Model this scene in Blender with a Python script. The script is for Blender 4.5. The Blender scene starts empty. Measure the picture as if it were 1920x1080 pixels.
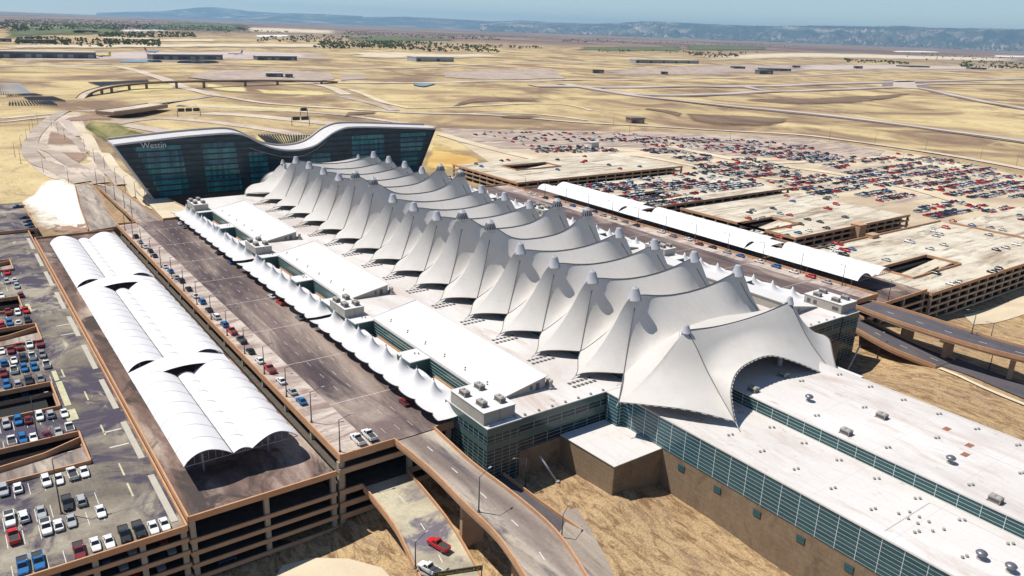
import bpy, math, random
from mathutils import Matrix, Vector
random.seed(7)
SC=bpy.context.scene
COL=SC.collection
CTRL=[(-71,-11,17.5),(-55,-30,17.6),(-40,-37,13.8),(-40,-72,12.8),(-40,-120,12),(-62,-62,13.5),(-80,-30,14),(-90,-90,12),(-112,-20,8),(-140,-20,7),(-170,-20,7),(-110,-60,8.5),(-160,-80,7),(-260,-20,7),(-260,150,9),(-200,150,9),(-130,150,9),(-100,100,12),(-90,200,14),
(0,100,17),(0,250,18),(28,-40,15),(40,-20,16),(45,-60,20),(60,-45,19),(80,-14,12),(75,-100,17),(150,-20,10.5),(200,-20,9),(260,-40,9),(320,0,11),(200,50,9),(260,150,10),(180,250,12),(130,150,12),(350,100,14),(350,200,14),(400,60,14),(240,320,13),
(-130,285,14),(-132,320,16),(-122,400,26),(-104,395,27),(-90,380,27),(-98,330,25),(-92,300,26.5),(-88,330,27),(-80,345,22),(-126,510,25),(-160,470,22),(-150,420,21),(-136,400,18),(-200,430,18),(-90,500,25),(-80,640,22),(-75,780,20),(-130,700,21),(-30,640,14),(-50,560,15),(-62,300,17),(-25,300,17),(20,300,17),(60,300,17),(0,345,17),(0,450,13),(60,345,16),(95,330,15),(120,360,14),(100,600,14),(0,880,12),(30,890,11),(-60,850,20),(90,980,18),(100,-32,18.2),(106,-24,17.3),(112,-45,18.5),(95,-20,16.8),(105,-70,18.5),(88,-45,19),(120,-60,17.5),(130,-40,15),(-72,-30,15),(-68,-50,13.5),(200,600,15),(400,500,14),(700,500,14),(700,200,14),(500,-50,14),(-300,300,14),(-400,0,12),(-300,700,18),(0,-300,12),(300,-300,14),(-300,-300,10)]
def hgt(x,y):
    sw=0.;s=0.
    for a,b,c in CTRL:
        w=1./((x-a)**2+(y-b)**2+60.)**1.7
        sw+=w; s+=w*c
    z=s/sw
    d=math.sqrt((x-50)**2+(y-250)**2)
    t=min(1.,max(0.,(d-600.)/500.)); t=t*t*(3-2*t)
    u=min(1.,max(0.,(d-350.)/400.))
    und=2.2*math.sin(x/97.+1.3)*math.sin(y/143.+.5)+1.3*math.sin(x/41.+y/67.)+1.2*math.sin(y/53.-x/88.+2.)
    far=min(1.,max(0.,(2300.-d)/1200.))*.6
    return z*(1-t)+14.*t+und*u*far

CR=(0.8073844, -0.588957, 0.0354961);CU=(0.1583696, 0.2742713, 0.9485222);CF=(0.5683744, 0.7602005, -0.3147152);CP=(-177.697, -148.271, 125.188);FX=1461.91953
R=math.radians
HAZE_D=1.8e-5
SUN=Vector((-0.36,0.41,1.0)).normalized()      # direction towards the sun

# ------------------------------------------------------------------ materials
def nt(name):
    m=bpy.data.materials.new(name); m.use_nodes=True
    n=m.node_tree; b=n.nodes['Principled BSDF']; return m,n,b
def N(n,t,**k):
    o=n.nodes.new(t)
    for a,v in k.items():
        if a.startswith('i_'): o.inputs[int(a[2:])].default_value=v
        else: setattr(o,a,v)
    return o
def rgba(c): return (c[0],c[1],c[2],1)
def ramp(n,fac,stops,mode='LINEAR'):
    r=N(n,'ShaderNodeValToRGB'); r.color_ramp.interpolation=mode
    e=r.color_ramp.elements
    while len(e)<len(stops): e.new(.5)
    for i,(p,c) in enumerate(stops): e[i].position=p; e[i].color=rgba(c)
    n.links.new(fac,r.inputs[0]); return r.outputs[0]
def mixc(n,fac,a,b,mode='MIX'):
    m=N(n,'ShaderNodeMix',data_type='RGBA',blend_type=mode)
    for i,v in ((0,fac),(6,a),(7,b)):
        if hasattr(v,'links') or hasattr(v,'is_linked'): n.links.new(v,m.inputs[i])
        elif i==0: m.inputs[0].default_value=v
        else: m.inputs[i].default_value=rgba(v)
    return m.outputs[2]
def math_(n,op,a,b=None,c=None):
    m=N(n,'ShaderNodeMath',operation=op)
    for i,v in enumerate((a,b,c)):
        if v is None: continue
        if hasattr(v,'is_linked'): n.links.new(v,m.inputs[i])
        else: m.inputs[i].default_value=v
    return m.outputs[0]
def noise(n,scale,detail=4,rough=.6,stretch=(1,1,1),rot=0,dist=0,off=(0,0,0),src=None):
    g=src
    if g is None: g=N(n,'ShaderNodeNewGeometry').outputs['Position']
    mp=N(n,'ShaderNodeMapping'); mp.inputs['Scale'].default_value=stretch; mp.inputs['Rotation'].default_value=(0,0,rot); mp.inputs['Location'].default_value=off
    n.links.new(g,mp.inputs[0])
    t=N(n,'ShaderNodeTexNoise'); t.inputs['Scale'].default_value=scale; t.inputs['Detail'].default_value=detail; t.inputs['Roughness'].default_value=rough; t.inputs['Distortion'].default_value=dist
    n.links.new(mp.outputs[0],t.inputs[0]); return t.outputs[0]
def bump(n,b,h,strength=.3,dist=.1):
    k=N(n,'ShaderNodeBump'); k.inputs['Strength'].default_value=strength; k.inputs['Distance'].default_value=dist
    n.links.new(h,k.inputs['Height']); n.links.new(k.outputs[0],b.inputs['Normal'])
MT={}
def plain(name,c,rough=.6,metal=0,spec=.3,var=0,vs=.5):
    if name in MT: return MT[name]
    m,n,b=nt(name); b.inputs['Roughness'].default_value=rough; b.inputs['Metallic'].default_value=metal
    b.inputs['Specular IOR Level'].default_value=spec
    if var:
        f=noise(n,vs,5,.65)
        o=ramp(n,f,[(.3,[x*(1-var) for x in c]),(.7,[min(1,x*(1+var*.6)) for x in c])])
        n.links.new(o,b.inputs['Base Color'])
    else: b.inputs['Base Color'].default_value=rgba(c)
    MT[name]=m; return m
def stain(name,stops,scale=.06,stretch=(1,1,1),rot=0,dark=None,dstretch=(1,1,1),dscale=.05,drange=(.5,.62),fine=.25,rough=.85,joint=None,bs=0,dist=.5,off=0,dark2=None):
    """weathered surface: big mottling, streaked stains, fine grain, optional joints"""
    m,n,b=nt(name); b.inputs['Roughness'].default_value=rough; b.inputs['Specular IOR Level'].default_value=.2
    f=noise(n,scale,8,.62,stretch,rot,dist,off=(off,off*1.7,0))
    col=ramp(n,f,stops)
    if dark:
        d=noise(n,dscale,7,.68,dstretch,rot,1.2,off=(31+off,7,0))
        k=ramp(n,d,[(drange[0],(0,0,0)),(drange[1],(1,1,1))])
        col=mixc(n,k,col,dark)
    if dark2:
        d=noise(n,dark2[1],8,.75,dark2[2],rot,.4,off=(5+off,71,0))
        k=ramp(n,d,[(dark2[3],(0,0,0)),(dark2[4],(1,1,1))])
        col=mixc(n,k,col,dark2[0])
    g=noise(n,1.3,6,.8)
    gg=ramp(n,g,[(.25,(1-fine,)*3),(.75,(1+fine*.5,)*3)])
    col=mixc(n,1.0,col,gg,'MULTIPLY')
    if joint:
        s=N(n,'ShaderNodeSeparateXYZ'); n.links.new(N(n,'ShaderNodeNewGeometry').outputs['Position'],s.inputs[0])
        for ax,pitch,w,c in joint:
            fr=math_(n,'FRACT',math_(n,'DIVIDE',s.outputs[ax],pitch))
            k=math_(n,'LESS_THAN',fr,w/pitch)
            col=mixc(n,math_(n,'MULTIPLY',k,.7),col,c)
    n.links.new(col,b.inputs['Base Color'])
    if bs: bump(n,b,g,bs,.3)
    MT[name]=m; return m
def facade(name,bands,z0,z1,w,h,line,lw=.09,lh=.08,glass=((.012,.03,.038),(.03,.06,.07)),panel=(.075,.12,.11),rough=.22):
    """curtain wall: bands = list of (z, 'g' or 'p') from the bottom; mullions every w metres, transoms every h"""
    m,n,b=nt(name)
    uv=N(n,'ShaderNodeUVMap'); s=N(n,'ShaderNodeSeparateXYZ'); n.links.new(uv.outputs[0],s.inputs[0])
    u,v=s.outputs[0],s.outputs[1]
    fu=math_(n,'DIVIDE',u,w); fv=math_(n,'DIVIDE',v,h)
    cu=math_(n,'FLOOR',fu); cv=math_(n,'FLOOR',fv)
    cmb=N(n,'ShaderNodeCombineXYZ'); n.links.new(cu,cmb.inputs[0]); n.links.new(cv,cmb.inputs[1])
    wn=N(n,'ShaderNodeTexWhiteNoise'); n.links.new(cmb.outputs[0],wn.inputs[0])
    g=ramp(n,wn.outputs[0],[(0,glass[0]),(1,glass[1])])
    isg=math_(n,'DIVIDE',math_(n,'SUBTRACT',v,z0),z1-z0)
    st=[]
    for z,k in bands:
        st.append((max(0,min(1,(z-z0)/(z1-z0))),(1,1,1) if k=='g' else (0,0,0)))
    kg=ramp(n,isg,st,'CONSTANT')
    lu=math_(n,'LESS_THAN',math_(n,'FRACT',fu),lw/w)
    lv=math_(n,'LESS_THAN',math_(n,'FRACT',fv),lh/h)
    ln=math_(n,'MULTIPLY',math_(n,'MAXIMUM',lu,lv),kg)
    c=mixc(n,kg,panel,g); c=mixc(n,ln,c,line)
    n.links.new(c,b.inputs['Base Color'])
    rr=math_(n,'ADD',math_(n,'MULTIPLY',ln,.3),rough); n.links.new(rr,b.inputs['Roughness'])
    b.inputs['Specular IOR Level'].default_value=.35
    MT[name]=m; return m

SAND=(.50,.38,.21)
M_orange=stain('tan_concrete',[(.3,(.46,.25,.135)),(.7,(.56,.33,.19))],scale=.25,fine=.12,rough=.8)
M_tanside=stain('tan_concrete_facade',[(.3,(.40,.26,.165)),(.7,(.47,.32,.21))],scale=.2,fine=.15,rough=.85)
M_col=plain('grey_column',(.34,.30,.24),.85,var=.15)
M_shade=plain('painted_interior_shade',(.02,.02,.022),.9)  # near-black colour standing in for the shade deep inside open storeys
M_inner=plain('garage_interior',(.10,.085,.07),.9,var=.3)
M_roof=stain('white_roof',[(.32,(.50,.455,.42)),(.5,(.61,.585,.56)),(.7,(.66,.64,.62))],scale=.05,stretch=(1,.35,1),fine=.09,dark=(.46,.37,.31),dstretch=(1.2,.3,1),dscale=.09,drange=(.52,.74),rough=.7,dark2=((.30,.20,.145),.35,(1,.35,1),.61,.72),joint=[(0,6.,.1,(.45,.42,.40)),(1,18.,.1,(.45,.42,.40))])
M_roofclean=stain('clean_white_roof',[(.3,(.63,.61,.595)),(.7,(.67,.655,.64))],scale=.1,fine=.035,rough=.6)
M_fabric=stain('tent_fabric',[(.3,(.50,.475,.44)),(.7,(.575,.55,.515))],scale=.03,fine=.035,rough=.55)
M_vault=stain('vault_fabric',[(.3,(.69,.68,.675)),(.7,(.73,.72,.715))],scale=.05,fine=.02,rough=.5)
M_cap=plain('grey_cap',(.34,.35,.38),.55,var=.06)
M_louv=plain('dark_louver',(.045,.05,.055),.5)
M_cable=plain('dark_cable',(.13,.125,.12),.6)
M_trim=plain('pale_trim',(.55,.53,.5),.6)
M_darktrim=plain('dark_trim',(.07,.065,.06),.7)
M_grey=plain('grey_panel',(.36,.335,.295),.8,var=.12,vs=.6)
M_unit=plain('unit_metal',(.40,.375,.34),.6,.3,var=.2,vs=2)
M_unitd=plain('unit_dark',(.10,.095,.09),.6)
M_brick=stain('tan_brick',[(.3,(.215,.155,.10)),(.7,(.29,.215,.14))],scale=.25,fine=.25,dark=(.15,.105,.07),dscale=.12,drange=(.5,.7),joint=[(1,2.4,.09,(.16,.115,.075)),(2,1.3,.07,(.16,.115,.075))],rough=.9)
M_deck=stain('upper_road_asphalt',[(.38,(.12,.088,.082)),(.5,(.175,.13,.118)),(.62,(.33,.265,.22))],scale=.035,stretch=(1.5,.28,1),fine=.3,dark=(.07,.052,.058),dstretch=(1.6,.22,1),dscale=.05,drange=(.46,.62),joint=[(1,30.5,.35,(.5,.45,.4))],dist=1.2)
M_deckL=stain('pale_drop_lane',[(.36,(.26,.19,.165)),(.5,(.46,.385,.33)),(.66,(.60,.53,.46))],scale=.12,stretch=(.45,1.3,1),fine=.25,dark=(.28,.19,.165),dstretch=(.35,1.6,1),dscale=.14,drange=(.52,.64))
M_plat=stain('platform_concrete',[(.36,(.10,.065,.055)),(.5,(.20,.135,.115)),(.64,(.44,.36,.30))],scale=.05,stretch=(1.4,.35,1),fine=.3,dark=(.07,.055,.05),dstretch=(1,.5,1),dscale=.09,drange=(.5,.6))
M_lot=stain('left_lot_concrete',[(.34,(.145,.125,.10)),(.5,(.225,.195,.155)),(.66,(.37,.33,.26))],scale=.06,fine=.3,dark=(.07,.06,.085),dstretch=(1,.8,1),dscale=.045,drange=(.47,.57),joint=[(1,18.3,.3,(.12,.11,.1))],dark2=((.50,.48,.36),.11,(1.6,.6,1),.60,.68))
M_rlot=stain('right_lot_concrete',[(.3,(.44,.375,.275)),(.5,(.58,.52,.41)),(.7,(.68,.63,.52))],scale=.05,fine=.18,dark=(.27,.20,.14),dstretch=(.35,2.4,1),dscale=.05,drange=(.50,.66),dark2=((.13,.10,.085),.10,(.35,2.6,1),.56,.66))
M_lotfar=stain('far_lot_pavement',[(.35,(.42,.33,.23)),(.5,(.55,.45,.31)),(.65,(.66,.57,.41))],scale=.014,stretch=(1,1,1),fine=.2,dark=(.30,.235,.22),dstretch=(.5,2,1),dscale=.02,drange=(.52,.66))
M_lotpur=stain('old_lot_pavement',[(.35,(.40,.31,.25)),(.65,(.56,.46,.36))],scale=.03,fine=.25,dark=(.21,.16,.15),dstretch=(.4,3.5,1),dscale=.06,drange=(.47,.60))
M_ramp=stain('ramp_pavement',[(.35,(.19,.15,.13)),(.5,(.32,.27,.225)),(.64,(.47,.41,.33))],scale=.09,stretch=(1.6,.22,1),fine=.25,dark=(.12,.10,.105),dstretch=(1.8,.2,1),dscale=.12,drange=(.52,.66))
M_rampY=stain('lower_ramp_pavement',[(.38,(.30,.27,.21)),(.62,(.52,.47,.34))],scale=.07,fine=.25,dark=(.16,.14,.17),dstretch=(1.2,.6,1),dscale=.06,drange=(.52,.62))
M_dkroad=stain('dark_ramp_asphalt',[(.35,(.075,.072,.085)),(.65,(.13,.115,.12))],scale=.1,stretch=(1,.4,1),fine=.25)
M_road=stain('pale_road',[(.35,(.45,.36,.28)),(.65,(.62,.53,.42))],scale=.03,fine=.15,dark=(.26,.20,.19),dstretch=(1,1,1),dscale=.02,drange=(.55,.75))
M_roaddk=stain('worn_road',[(.35,(.30,.24,.20)),(.65,(.50,.42,.34))],scale=.05,fine=.2)
M_taxi=stain('taxiway_concrete',[(.35,(.42,.34,.30)),(.65,(.52,.44,.38))],scale=.01,fine=.1)
M_taxish=plain('taxiway_shoulder',(.22,.17,.14),.9,var=.2,vs=.02)
M_brown=stain('bare_brown_earth',[(.35,(.24,.155,.115)),(.65,(.34,.23,.17))],scale=.03,fine=.2,rough=.95)
M_purple=stain('dark_dry_slope',[(.35,(.13,.085,.06)),(.65,(.24,.165,.11))],scale=.03,stretch=(1,.4,1),fine=.25,rough=.95)
M_greenf=stain('green_field',[(.35,(.075,.10,.045)),(.65,(.15,.17,.08))],scale=.004,fine=.2,rough=.95)
M_greeng=stain('green_grass_slope',[(.36,(.06,.07,.025)),(.5,(.18,.17,.06)),(.66,(.38,.31,.14))],scale=.03,stretch=(1,.35,1),rot=.8,fine=.25,rough=.95)
M_bright=stain('pale_bare_slope',[(.3,(.74,.68,.58)),(.7,(.84,.79,.70))],scale=.02,fine=.05,rough=.95)
M_cream=stain('cream_soil',[(.35,(.50,.41,.28)),(.65,(.66,.57,.42))],scale=.03,fine=.1,rough=.95)
M_yellow=stain('yellow_grass',[(.35,(.52,.42,.17)),(.65,(.62,.55,.30))],scale=.02,fine=.15,rough=.95)
M_gold=stain('gold_grass',[(.35,(.50,.30,.09)),(.65,(.62,.46,.17))],scale=.02,fine=.15,rough=.95)
M_ymark=plain('yellow_paint',(.58,.56,.12),.7,var=.3,vs=1)
M_pmark=plain('pale_yellow_paint',(.50,.48,.30),.75,var=.25,vs=.6)
M_wmark=plain('white_paint',(.62,.60,.55),.7,var=.2,vs=1)
M_water=plain('pond_water',(.03,.05,.075),.08)
M_salt=plain('pale_flat',(.72,.69,.62),.9,var=.08,vs=.002)
M_pole=plain('pole_metal',(.075,.085,.10),.5,.3)
M_polel=plain('pale_pole_metal',(.42,.42,.42),.5,.3)
M_panel=plain('solar_glass',(.02,.02,.026),.6,spec=.1)
M_darkroof=plain('dark_flat_roof',(.16,.15,.15),.8,var=.2,vs=.05)
M_shed=plain('shed_wall',(.13,.14,.15),.7,var=.2,vs=.1)
M_paleroof=plain('pale_shed_roof',(.52,.49,.46),.8,var=.1,vs=.05)
M_leaf=stain('scrub_leaves',[(.35,(.028,.042,.016)),(.65,(.075,.095,.035))],scale=.05,fine=.3,rough=.95)
M_mount=stain('mountain_rock',[(.44,(.05,.06,.055)),(.54,(.11,.105,.085)),(.68,(.42,.36,.29))],scale=.0005,fine=.1,rough=.95)
M_tire=plain('tyre_rubber',(.02,.02,.02),.9)
M_glass=plain('car_glass',(.015,.018,.022),.12,spec=.5)

def ground_mat():
    m,n,b=nt('dry_ground'); b.inputs['Roughness'].default_value=.95; b.inputs['Specular IOR Level'].default_value=.1
    g=N(n,'ShaderNodeNewGeometry').outputs['Position']
    f=noise(n,.006,9,.6,(1,1,1),0,1.0,src=g)
    c=ramp(n,f,[(.36,(.22,.15,.10)),(.44,(.34,.25,.15)),(.52,(.48,.37,.195)),(.62,(.61,.49,.26))])
    d=noise(n,.0045,9,.66,(1,.45,1),.5,1.6,(400,90,0),src=g)
    c=mixc(n,ramp(n,d,[(.50,(0,0,0)),(.64,(.9,)*3)]),c,(.22,.145,.10))
    d=noise(n,.012,7,.6,(.7,1,1),.2,1.,(40,990,0),src=g)
    c=mixc(n,ramp(n,d,[(.58,(0,0,0)),(.72,(.75,)*3)]),c,(.64,.53,.27))
    # coarse grass texture close by
    e=noise(n,.42,9,.8,(1,.35,1),.2,.8,src=g)
    near=N(n,'ShaderNodeVectorMath',operation='LENGTH'); n.links.new(g,near.inputs[0])
    nr=N(n,'ShaderNodeMapRange'); nr.inputs[1].default_value=150; nr.inputs[2].default_value=330; nr.inputs[3].default_value=.75; nr.inputs[4].default_value=0; n.links.new(near.outputs['Value'],nr.inputs[0])
    c=mixc(n,nr.outputs[0],c,(.48,.335,.185))
    nr2=N(n,'ShaderNodeMapRange'); nr2.inputs[1].default_value=160; nr2.inputs[2].default_value=420; nr2.inputs[3].default_value=1.; nr2.inputs[4].default_value=.22; n.links.new(near.outputs['Value'],nr2.inputs[0])
    c=mixc(n,math_(n,'MULTIPLY',ramp(n,e,[(.46,(0,0,0)),(.58,(.9,)*3)]),nr2.outputs[0]),c,(.19,.115,.06))
    e3=noise(n,.05,8,.75,(1,.6,1),.9,1.2,(70,10,0),src=g)
    c=mixc(n,ramp(n,e3,[(.54,(0,0,0)),(.66,(.6,)*3)]),c,(.24,.165,.13))
    e2=noise(n,2.2,6,.8,src=g)
    c=mixc(n,1.,c,ramp(n,e2,[(.35,(.62,)*3),(.65,(1.28,)*3)]),'MULTIPLY')
    # distance from the terminal: farther land turns to a patchwork of purple brown ranges
    s=N(n,'ShaderNodeVectorMath',operation='LENGTH'); n.links.new(g,s.inputs[0])
    far=N(n,'ShaderNodeMapRange'); far.inputs[1].default_value=4300; far.inputs[2].default_value=8500; n.links.new(s.outputs['Value'],far.inputs[0])
    vo=N(n,'ShaderNodeTexVoronoi'); vo.inputs['Scale'].default_value=.00055
    mp=N(n,'ShaderNodeMapping'); mp.inputs['Rotation'].default_value=(0,0,.35); mp.inputs['Scale'].default_value=(1,.55,1); n.links.new(g,mp.inputs[0]); n.links.new(mp.outputs[0],vo.inputs[0])
    vs=N(n,'ShaderNodeSeparateColor'); n.links.new(vo.outputs['Color'],vs.inputs[0])
    fc=ramp(n,vs.outputs[0],[(.1,(.15,.10,.10)),(.45,(.20,.13,.115)),(.6,(.33,.25,.18)),(.75,(.09,.10,.07)),(.9,(.19,.135,.12))])
    ff=noise(n,.0006,8,.6,(1,1,1),0,1.,src=g)
    fc=mixc(n,.5,fc,ramp(n,ff,[(.4,(.12,.085,.09)),(.52,(.21,.15,.125)),(.62,(.38,.30,.22))]))
    c=mixc(n,far.outputs[0],c,fc)
    n.links.new(c,b.inputs['Base Color'])
    ht=math_(n,'ADD',math_(n,'MULTIPLY',e,1.),math_(n,'MULTIPLY',e2,.4))
    bump(n,b,ht,.55,.5)
    return m
M_ground=ground_mat()

# ------------------------------------------------------------------ mesh builder
class MB:
    def __init__(s): s.v=[]; s.f=[]; s.uv=[]; s.mi=[]; s.sm=[]
    def face(s,idx,uv=None,mi=0,smooth=False):
        s.f.append(tuple(idx)); s.uv.append(uv if uv else [(0,0)]*len(idx)); s.mi.append(mi); s.sm.append(smooth)
    def poly(s,pts,uv=None,mi=0,smooth=False):
        b=len(s.v); s.v.extend([tuple(p) for p in pts]); s.face(range(b,b+len(pts)),uv,mi,smooth)
    def prism(s,pts,z0,z1,mi=0,top=None,bottom=True,u0=0.):
        """pts = plan polygon; side UV in metres"""
        a=sum(pts[i][0]*pts[(i+1)%len(pts)][1]-pts[(i+1)%len(pts)][0]*pts[i][1] for i in range(len(pts)))
        if a<0: pts=pts[::-1]
        n=len(pts); u=u0
        for i in range(n):
            p,q_=pts[i],pts[(i+1)%n]; L=math.hypot(q_[0]-p[0],q_[1]-p[1])
            s.poly([(p[0],p[1],z0),(q_[0],q_[1],z0),(q_[0],q_[1],z1),(p[0],p[1],z1)],[(u,z0),(u+L,z0),(u+L,z1),(u,z1)],mi); u+=L
        s.poly([(p[0],p[1],z1) for p in pts],None,mi if top is None else top)
        if bottom: s.poly([(p[0],p[1],z0) for p in pts[::-1]],None,mi)
        return s
    def box(s,x0,x1,y0,y1,z0,z1,mi=0,top=None): return s.prism([(x0,y0),(x1,y0),(x1,y1),(x0,y1)],z0,z1,mi,top)
    def hexa(s,b4,t4,mi=0):
        b=len(s.v); s.v.extend([tuple(p) for p in list(b4)+list(t4)])
        for f in ((3,2,1,0),(4,5,6,7),(0,1,5,4),(1,2,6,5),(2,3,7,6),(3,0,4,7)): s.face([b+i for i in f],None,mi)
        return s
    def bar(s,p,q_,w,h,mi=0,up=(0,0,1)):
        p=Vector(p);q_=Vector(q_);d=(q_-p).normalized(); u=Vector(up)
        sd=d.cross(u)
        if sd.length<1e-4: sd=Vector((1,0,0))
        sd.normalize(); u=sd.cross(d)
        a=sd*w/2;b=u*h/2
        return s.hexa([p-a-b,p+a-b,p+a+b,p-a+b],[q_-a-b,q_+a-b,q_+a+b,q_-a+b],mi)
    def tube(s,path,r,n=6,mi=0,r1=None,cap=True):
        P=[Vector(p) for p in path]; rings=[]
        for i,p in enumerate(P):
            d=(P[min(i+1,len(P)-1)]-P[max(i-1,0)]).normalized()
            a=d.cross(Vector((0,0,1)) if abs(d.z)<.95 else Vector((1,0,0))).normalized(); b=a.cross(d)
            rr=r if r1 is None else r+(r1-r)*i/(len(P)-1)
            base=len(s.v)
            for k in range(n):
                t=2*math.pi*k/n; s.v.append(tuple(p+a*rr*math.cos(t)+b*rr*math.sin(t)))
            rings.append(base)
        for i in range(len(P)-1):
            for k in range(n):
                a,b=rings[i],rings[i+1]; s.face((a+k,a+(k+1)%n,b+(k+1)%n,b+k),None,mi,True)
        if cap: s.face([rings[0]+k for k in range(n)][::-1],None,mi); s.face([rings[-1]+k for k in range(n)],None,mi)
        return s
    def lathe(s,x,y,prof,n=16,mi=0,mis=None):
        rings=[]
        for r,z in prof:
            base=len(s.v)
            for k in range(n):
                t=2*math.pi*k/n; s.v.append((x+r*math.cos(t),y+r*math.sin(t),z))
            rings.append(base)
        for i in range(len(prof)-1):
            for k in range(n):
                a,b=rings[i],rings[i+1]; s.face((a+k,a+(k+1)%n,b+(k+1)%n,b+k),None,mis[i] if mis else mi,n>8)
        s.face([rings[-1]+k for k in range(n)],None,mi)
        return s
    def grid(s,fn,nu,nv,mi=0,flip=False):
        b=len(s.v)
        for i in range(nu+1):
            for j in range(nv+1): s.v.append(tuple(fn(i/nu,j/nv)))
        for i in range(nu):
            for j in range(nv):
                q_=(b+i*(nv+1)+j,b+(i+1)*(nv+1)+j,b+(i+1)*(nv+1)+j+1,b+i*(nv+1)+j+1)
                U=[(i/nu,j/nv),((i+1)/nu,j/nv),((i+1)/nu,(j+1)/nv),(i/nu,(j+1)/nv)]
                s.face(q_[::-1] if flip else q_,U[::-1] if flip else U,mi,True)
        return s
    def done(s,name,mats,parent=None,loc=None):
        me=bpy.data.meshes.new(name); me.from_pydata(s.v,[],s.f)
        if not isinstance(mats,(list,tuple)): mats=[mats]
        for m in mats: me.materials.append(m)
        me.polygons.foreach_set('material_index',s.mi); me.polygons.foreach_set('use_smooth',s.sm)
        ul=me.uv_layers.new(name='UVMap'); ul.data.foreach_set('uv',[c for f in s.uv for p in f for c in p])
        me.update()
        o=bpy.data.objects.new(name,me); COL.objects.link(o)
        if parent: o.parent=parent
        if loc: o.location=loc
        return o
def tag(o,label=None,cat=None,group=None,kind=None):
    if label: o['label']=label
    if cat: o['category']=cat
    if group: o['group']=group
    if kind: o['kind']=kind
    return o
def thing(name,label,cat,group=None,loc=(0,0,0)):
    o=bpy.data.objects.new(name,None); COL.objects.link(o); o.location=loc; o.empty_display_size=1
    return tag(o,label,cat,group)
def struct(o): o['kind']='structure'; return o
def copy_tree(o,parent=None):
    c=o.copy(); COL.objects.link(c); c.parent=parent
    for ch in KIDS.get(o.name,[]): copy_tree(ch,c)
    return c
KIDS={}
ORD=['first','second','third','fourth','fifth','sixth','seventh','eighth','ninth','tenth','eleventh','twelfth','thirteenth','fourteenth','fifteenth','sixteenth','seventeenth','eighteenth','nineteenth','twentieth','twenty-first','twenty-second','twenty-third','twenty-fourth','twenty-fifth','twenty-sixth','twenty-seventh','twenty-eighth','twenty-ninth','thirtieth']+['thirty-%s'%w for w in ('first','second','third','fourth','fifth','sixth','seventh','eighth','ninth')]+['fortieth']+['forty-%s'%w for w in ('first','second','third','fourth','fifth','sixth','seventh','eighth','ninth')]+['fiftieth']
def mirx(l): return [(-p[0],)+tuple(p[1:]) for p in l]

# ------------------------------------------------------------------ camera, light, air
cd=bpy.data.cameras.new('camera'); cam=bpy.data.objects.new('camera',cd); COL.objects.link(cam); SC.camera=cam
cd.sensor_width=36; cd.lens=36*FX/1920; cd.clip_start=1; cd.clip_end=200000
cam.matrix_world=Matrix(((CR[0],CU[0],-CF[0],CP[0]),(CR[1],CU[1],-CF[1],CP[1]),(CR[2],CU[2],-CF[2],CP[2]),(0,0,0,1)))
ld=bpy.data.lights.new('sun','SUN'); ld.energy=4.6; ld.angle=R(.53); ld.color=(1,.94,.85)
lo=bpy.data.objects.new('sun',ld); COL.objects.link(lo); lo.rotation_euler=SUN.to_track_quat('Z','Y').to_euler(); lo.location=(0,0,400)
w=bpy.data.worlds.new('World'); SC.world=w; w.use_nodes=True
sky=w.node_tree.nodes.new('ShaderNodeTexSky'); sky.sky_type='NISHITA'; sky.sun_disc=False
sky.sun_elevation=math.asin(SUN.z); sky.sun_rotation=math.atan2(SUN.x,SUN.y); sky.altitude=1600; sky.air_density=1.; sky.dust_density=.0; sky.ozone_density=3.
w.node_tree.links.new(sky.outputs[0],w.node_tree.nodes['Background'].inputs[0]); w.node_tree.nodes['Background'].inputs[1].default_value=.09
SC.view_settings.view_transform='Standard'; SC.view_settings.look='None'; SC.view_settings.exposure=.33; SC.view_settings.gamma=1

# ------------------------------------------------------------------ ground sheet
def axis(c,near,step,farv,n):
    a=[]; k=int(near/step)
    a=[i*step for i in range(-k,k+1)]
    s=near; r_=(farv/near)**(1./n)
    ext=[]
    for i in range(n): s*=r_; ext.append(s)
    return [c-e for e in ext[::-1]]+[c+v for v in a]+[c+e for e in ext]
XS=axis(120,520,6.5,90000,48); YS=axis(300,560,6.5,90000,48)
mb=MB()
nx,ny=len(XS),len(YS)
for x in XS:
    for y in YS: mb.v.append((x,y,hgt(x,y)))
for i in range(nx-1):
    for j in range(ny-1): mb.face((i*ny+j,(i+1)*ny+j,(i+1)*ny+j+1,i*ny+j+1),None,0,True)
struct(mb.done('ground',M_ground))

def drape(name,pts,mat,dz=.3,sub=8,label=None):
    """thin ground cover polygon (fan of strips between two rails when given as pair)"""
    mb=MB()
    if isinstance(pts,tuple):        # (left rail, right rail)
        L,Rr=pts
        n=len(L)
        def fn(u,v):
            t=u*(n-1); i=min(n-2,int(t)); f_=t-i
            a=Vector(L[i]).lerp(Vector(L[i+1]),f_); b=Vector(Rr[i]).lerp(Vector(Rr[i+1]),f_)
            p=a.lerp(b,v); return (p.x,p.y,hgt(p.x,p.y)+dz)
        tot=sum((Vector(L[i+1])-Vector(L[i])).length for i in range(n-1))
        mb.grid(fn,max(2,min(160,int(tot/8))),sub)
    return struct(mb.done(name,mat))
def smooth(path,k=6):
    out=[]; P=[Vector(p) for p in path]
    for i in range(len(P)-1):
        p0=P[max(0,i-1)];p1=P[i];p2=P[i+1];p3=P[min(len(P)-1,i+2)]
        for j in range(k):
            t=j/k; out.append(.5*((2*p1)+(-p0+p2)*t+(2*p0-5*p1+4*p2-p3)*t*t+(-p0+3*p1-3*p2+p3)*t**3))
    out.append(P[-1]); return out
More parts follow.
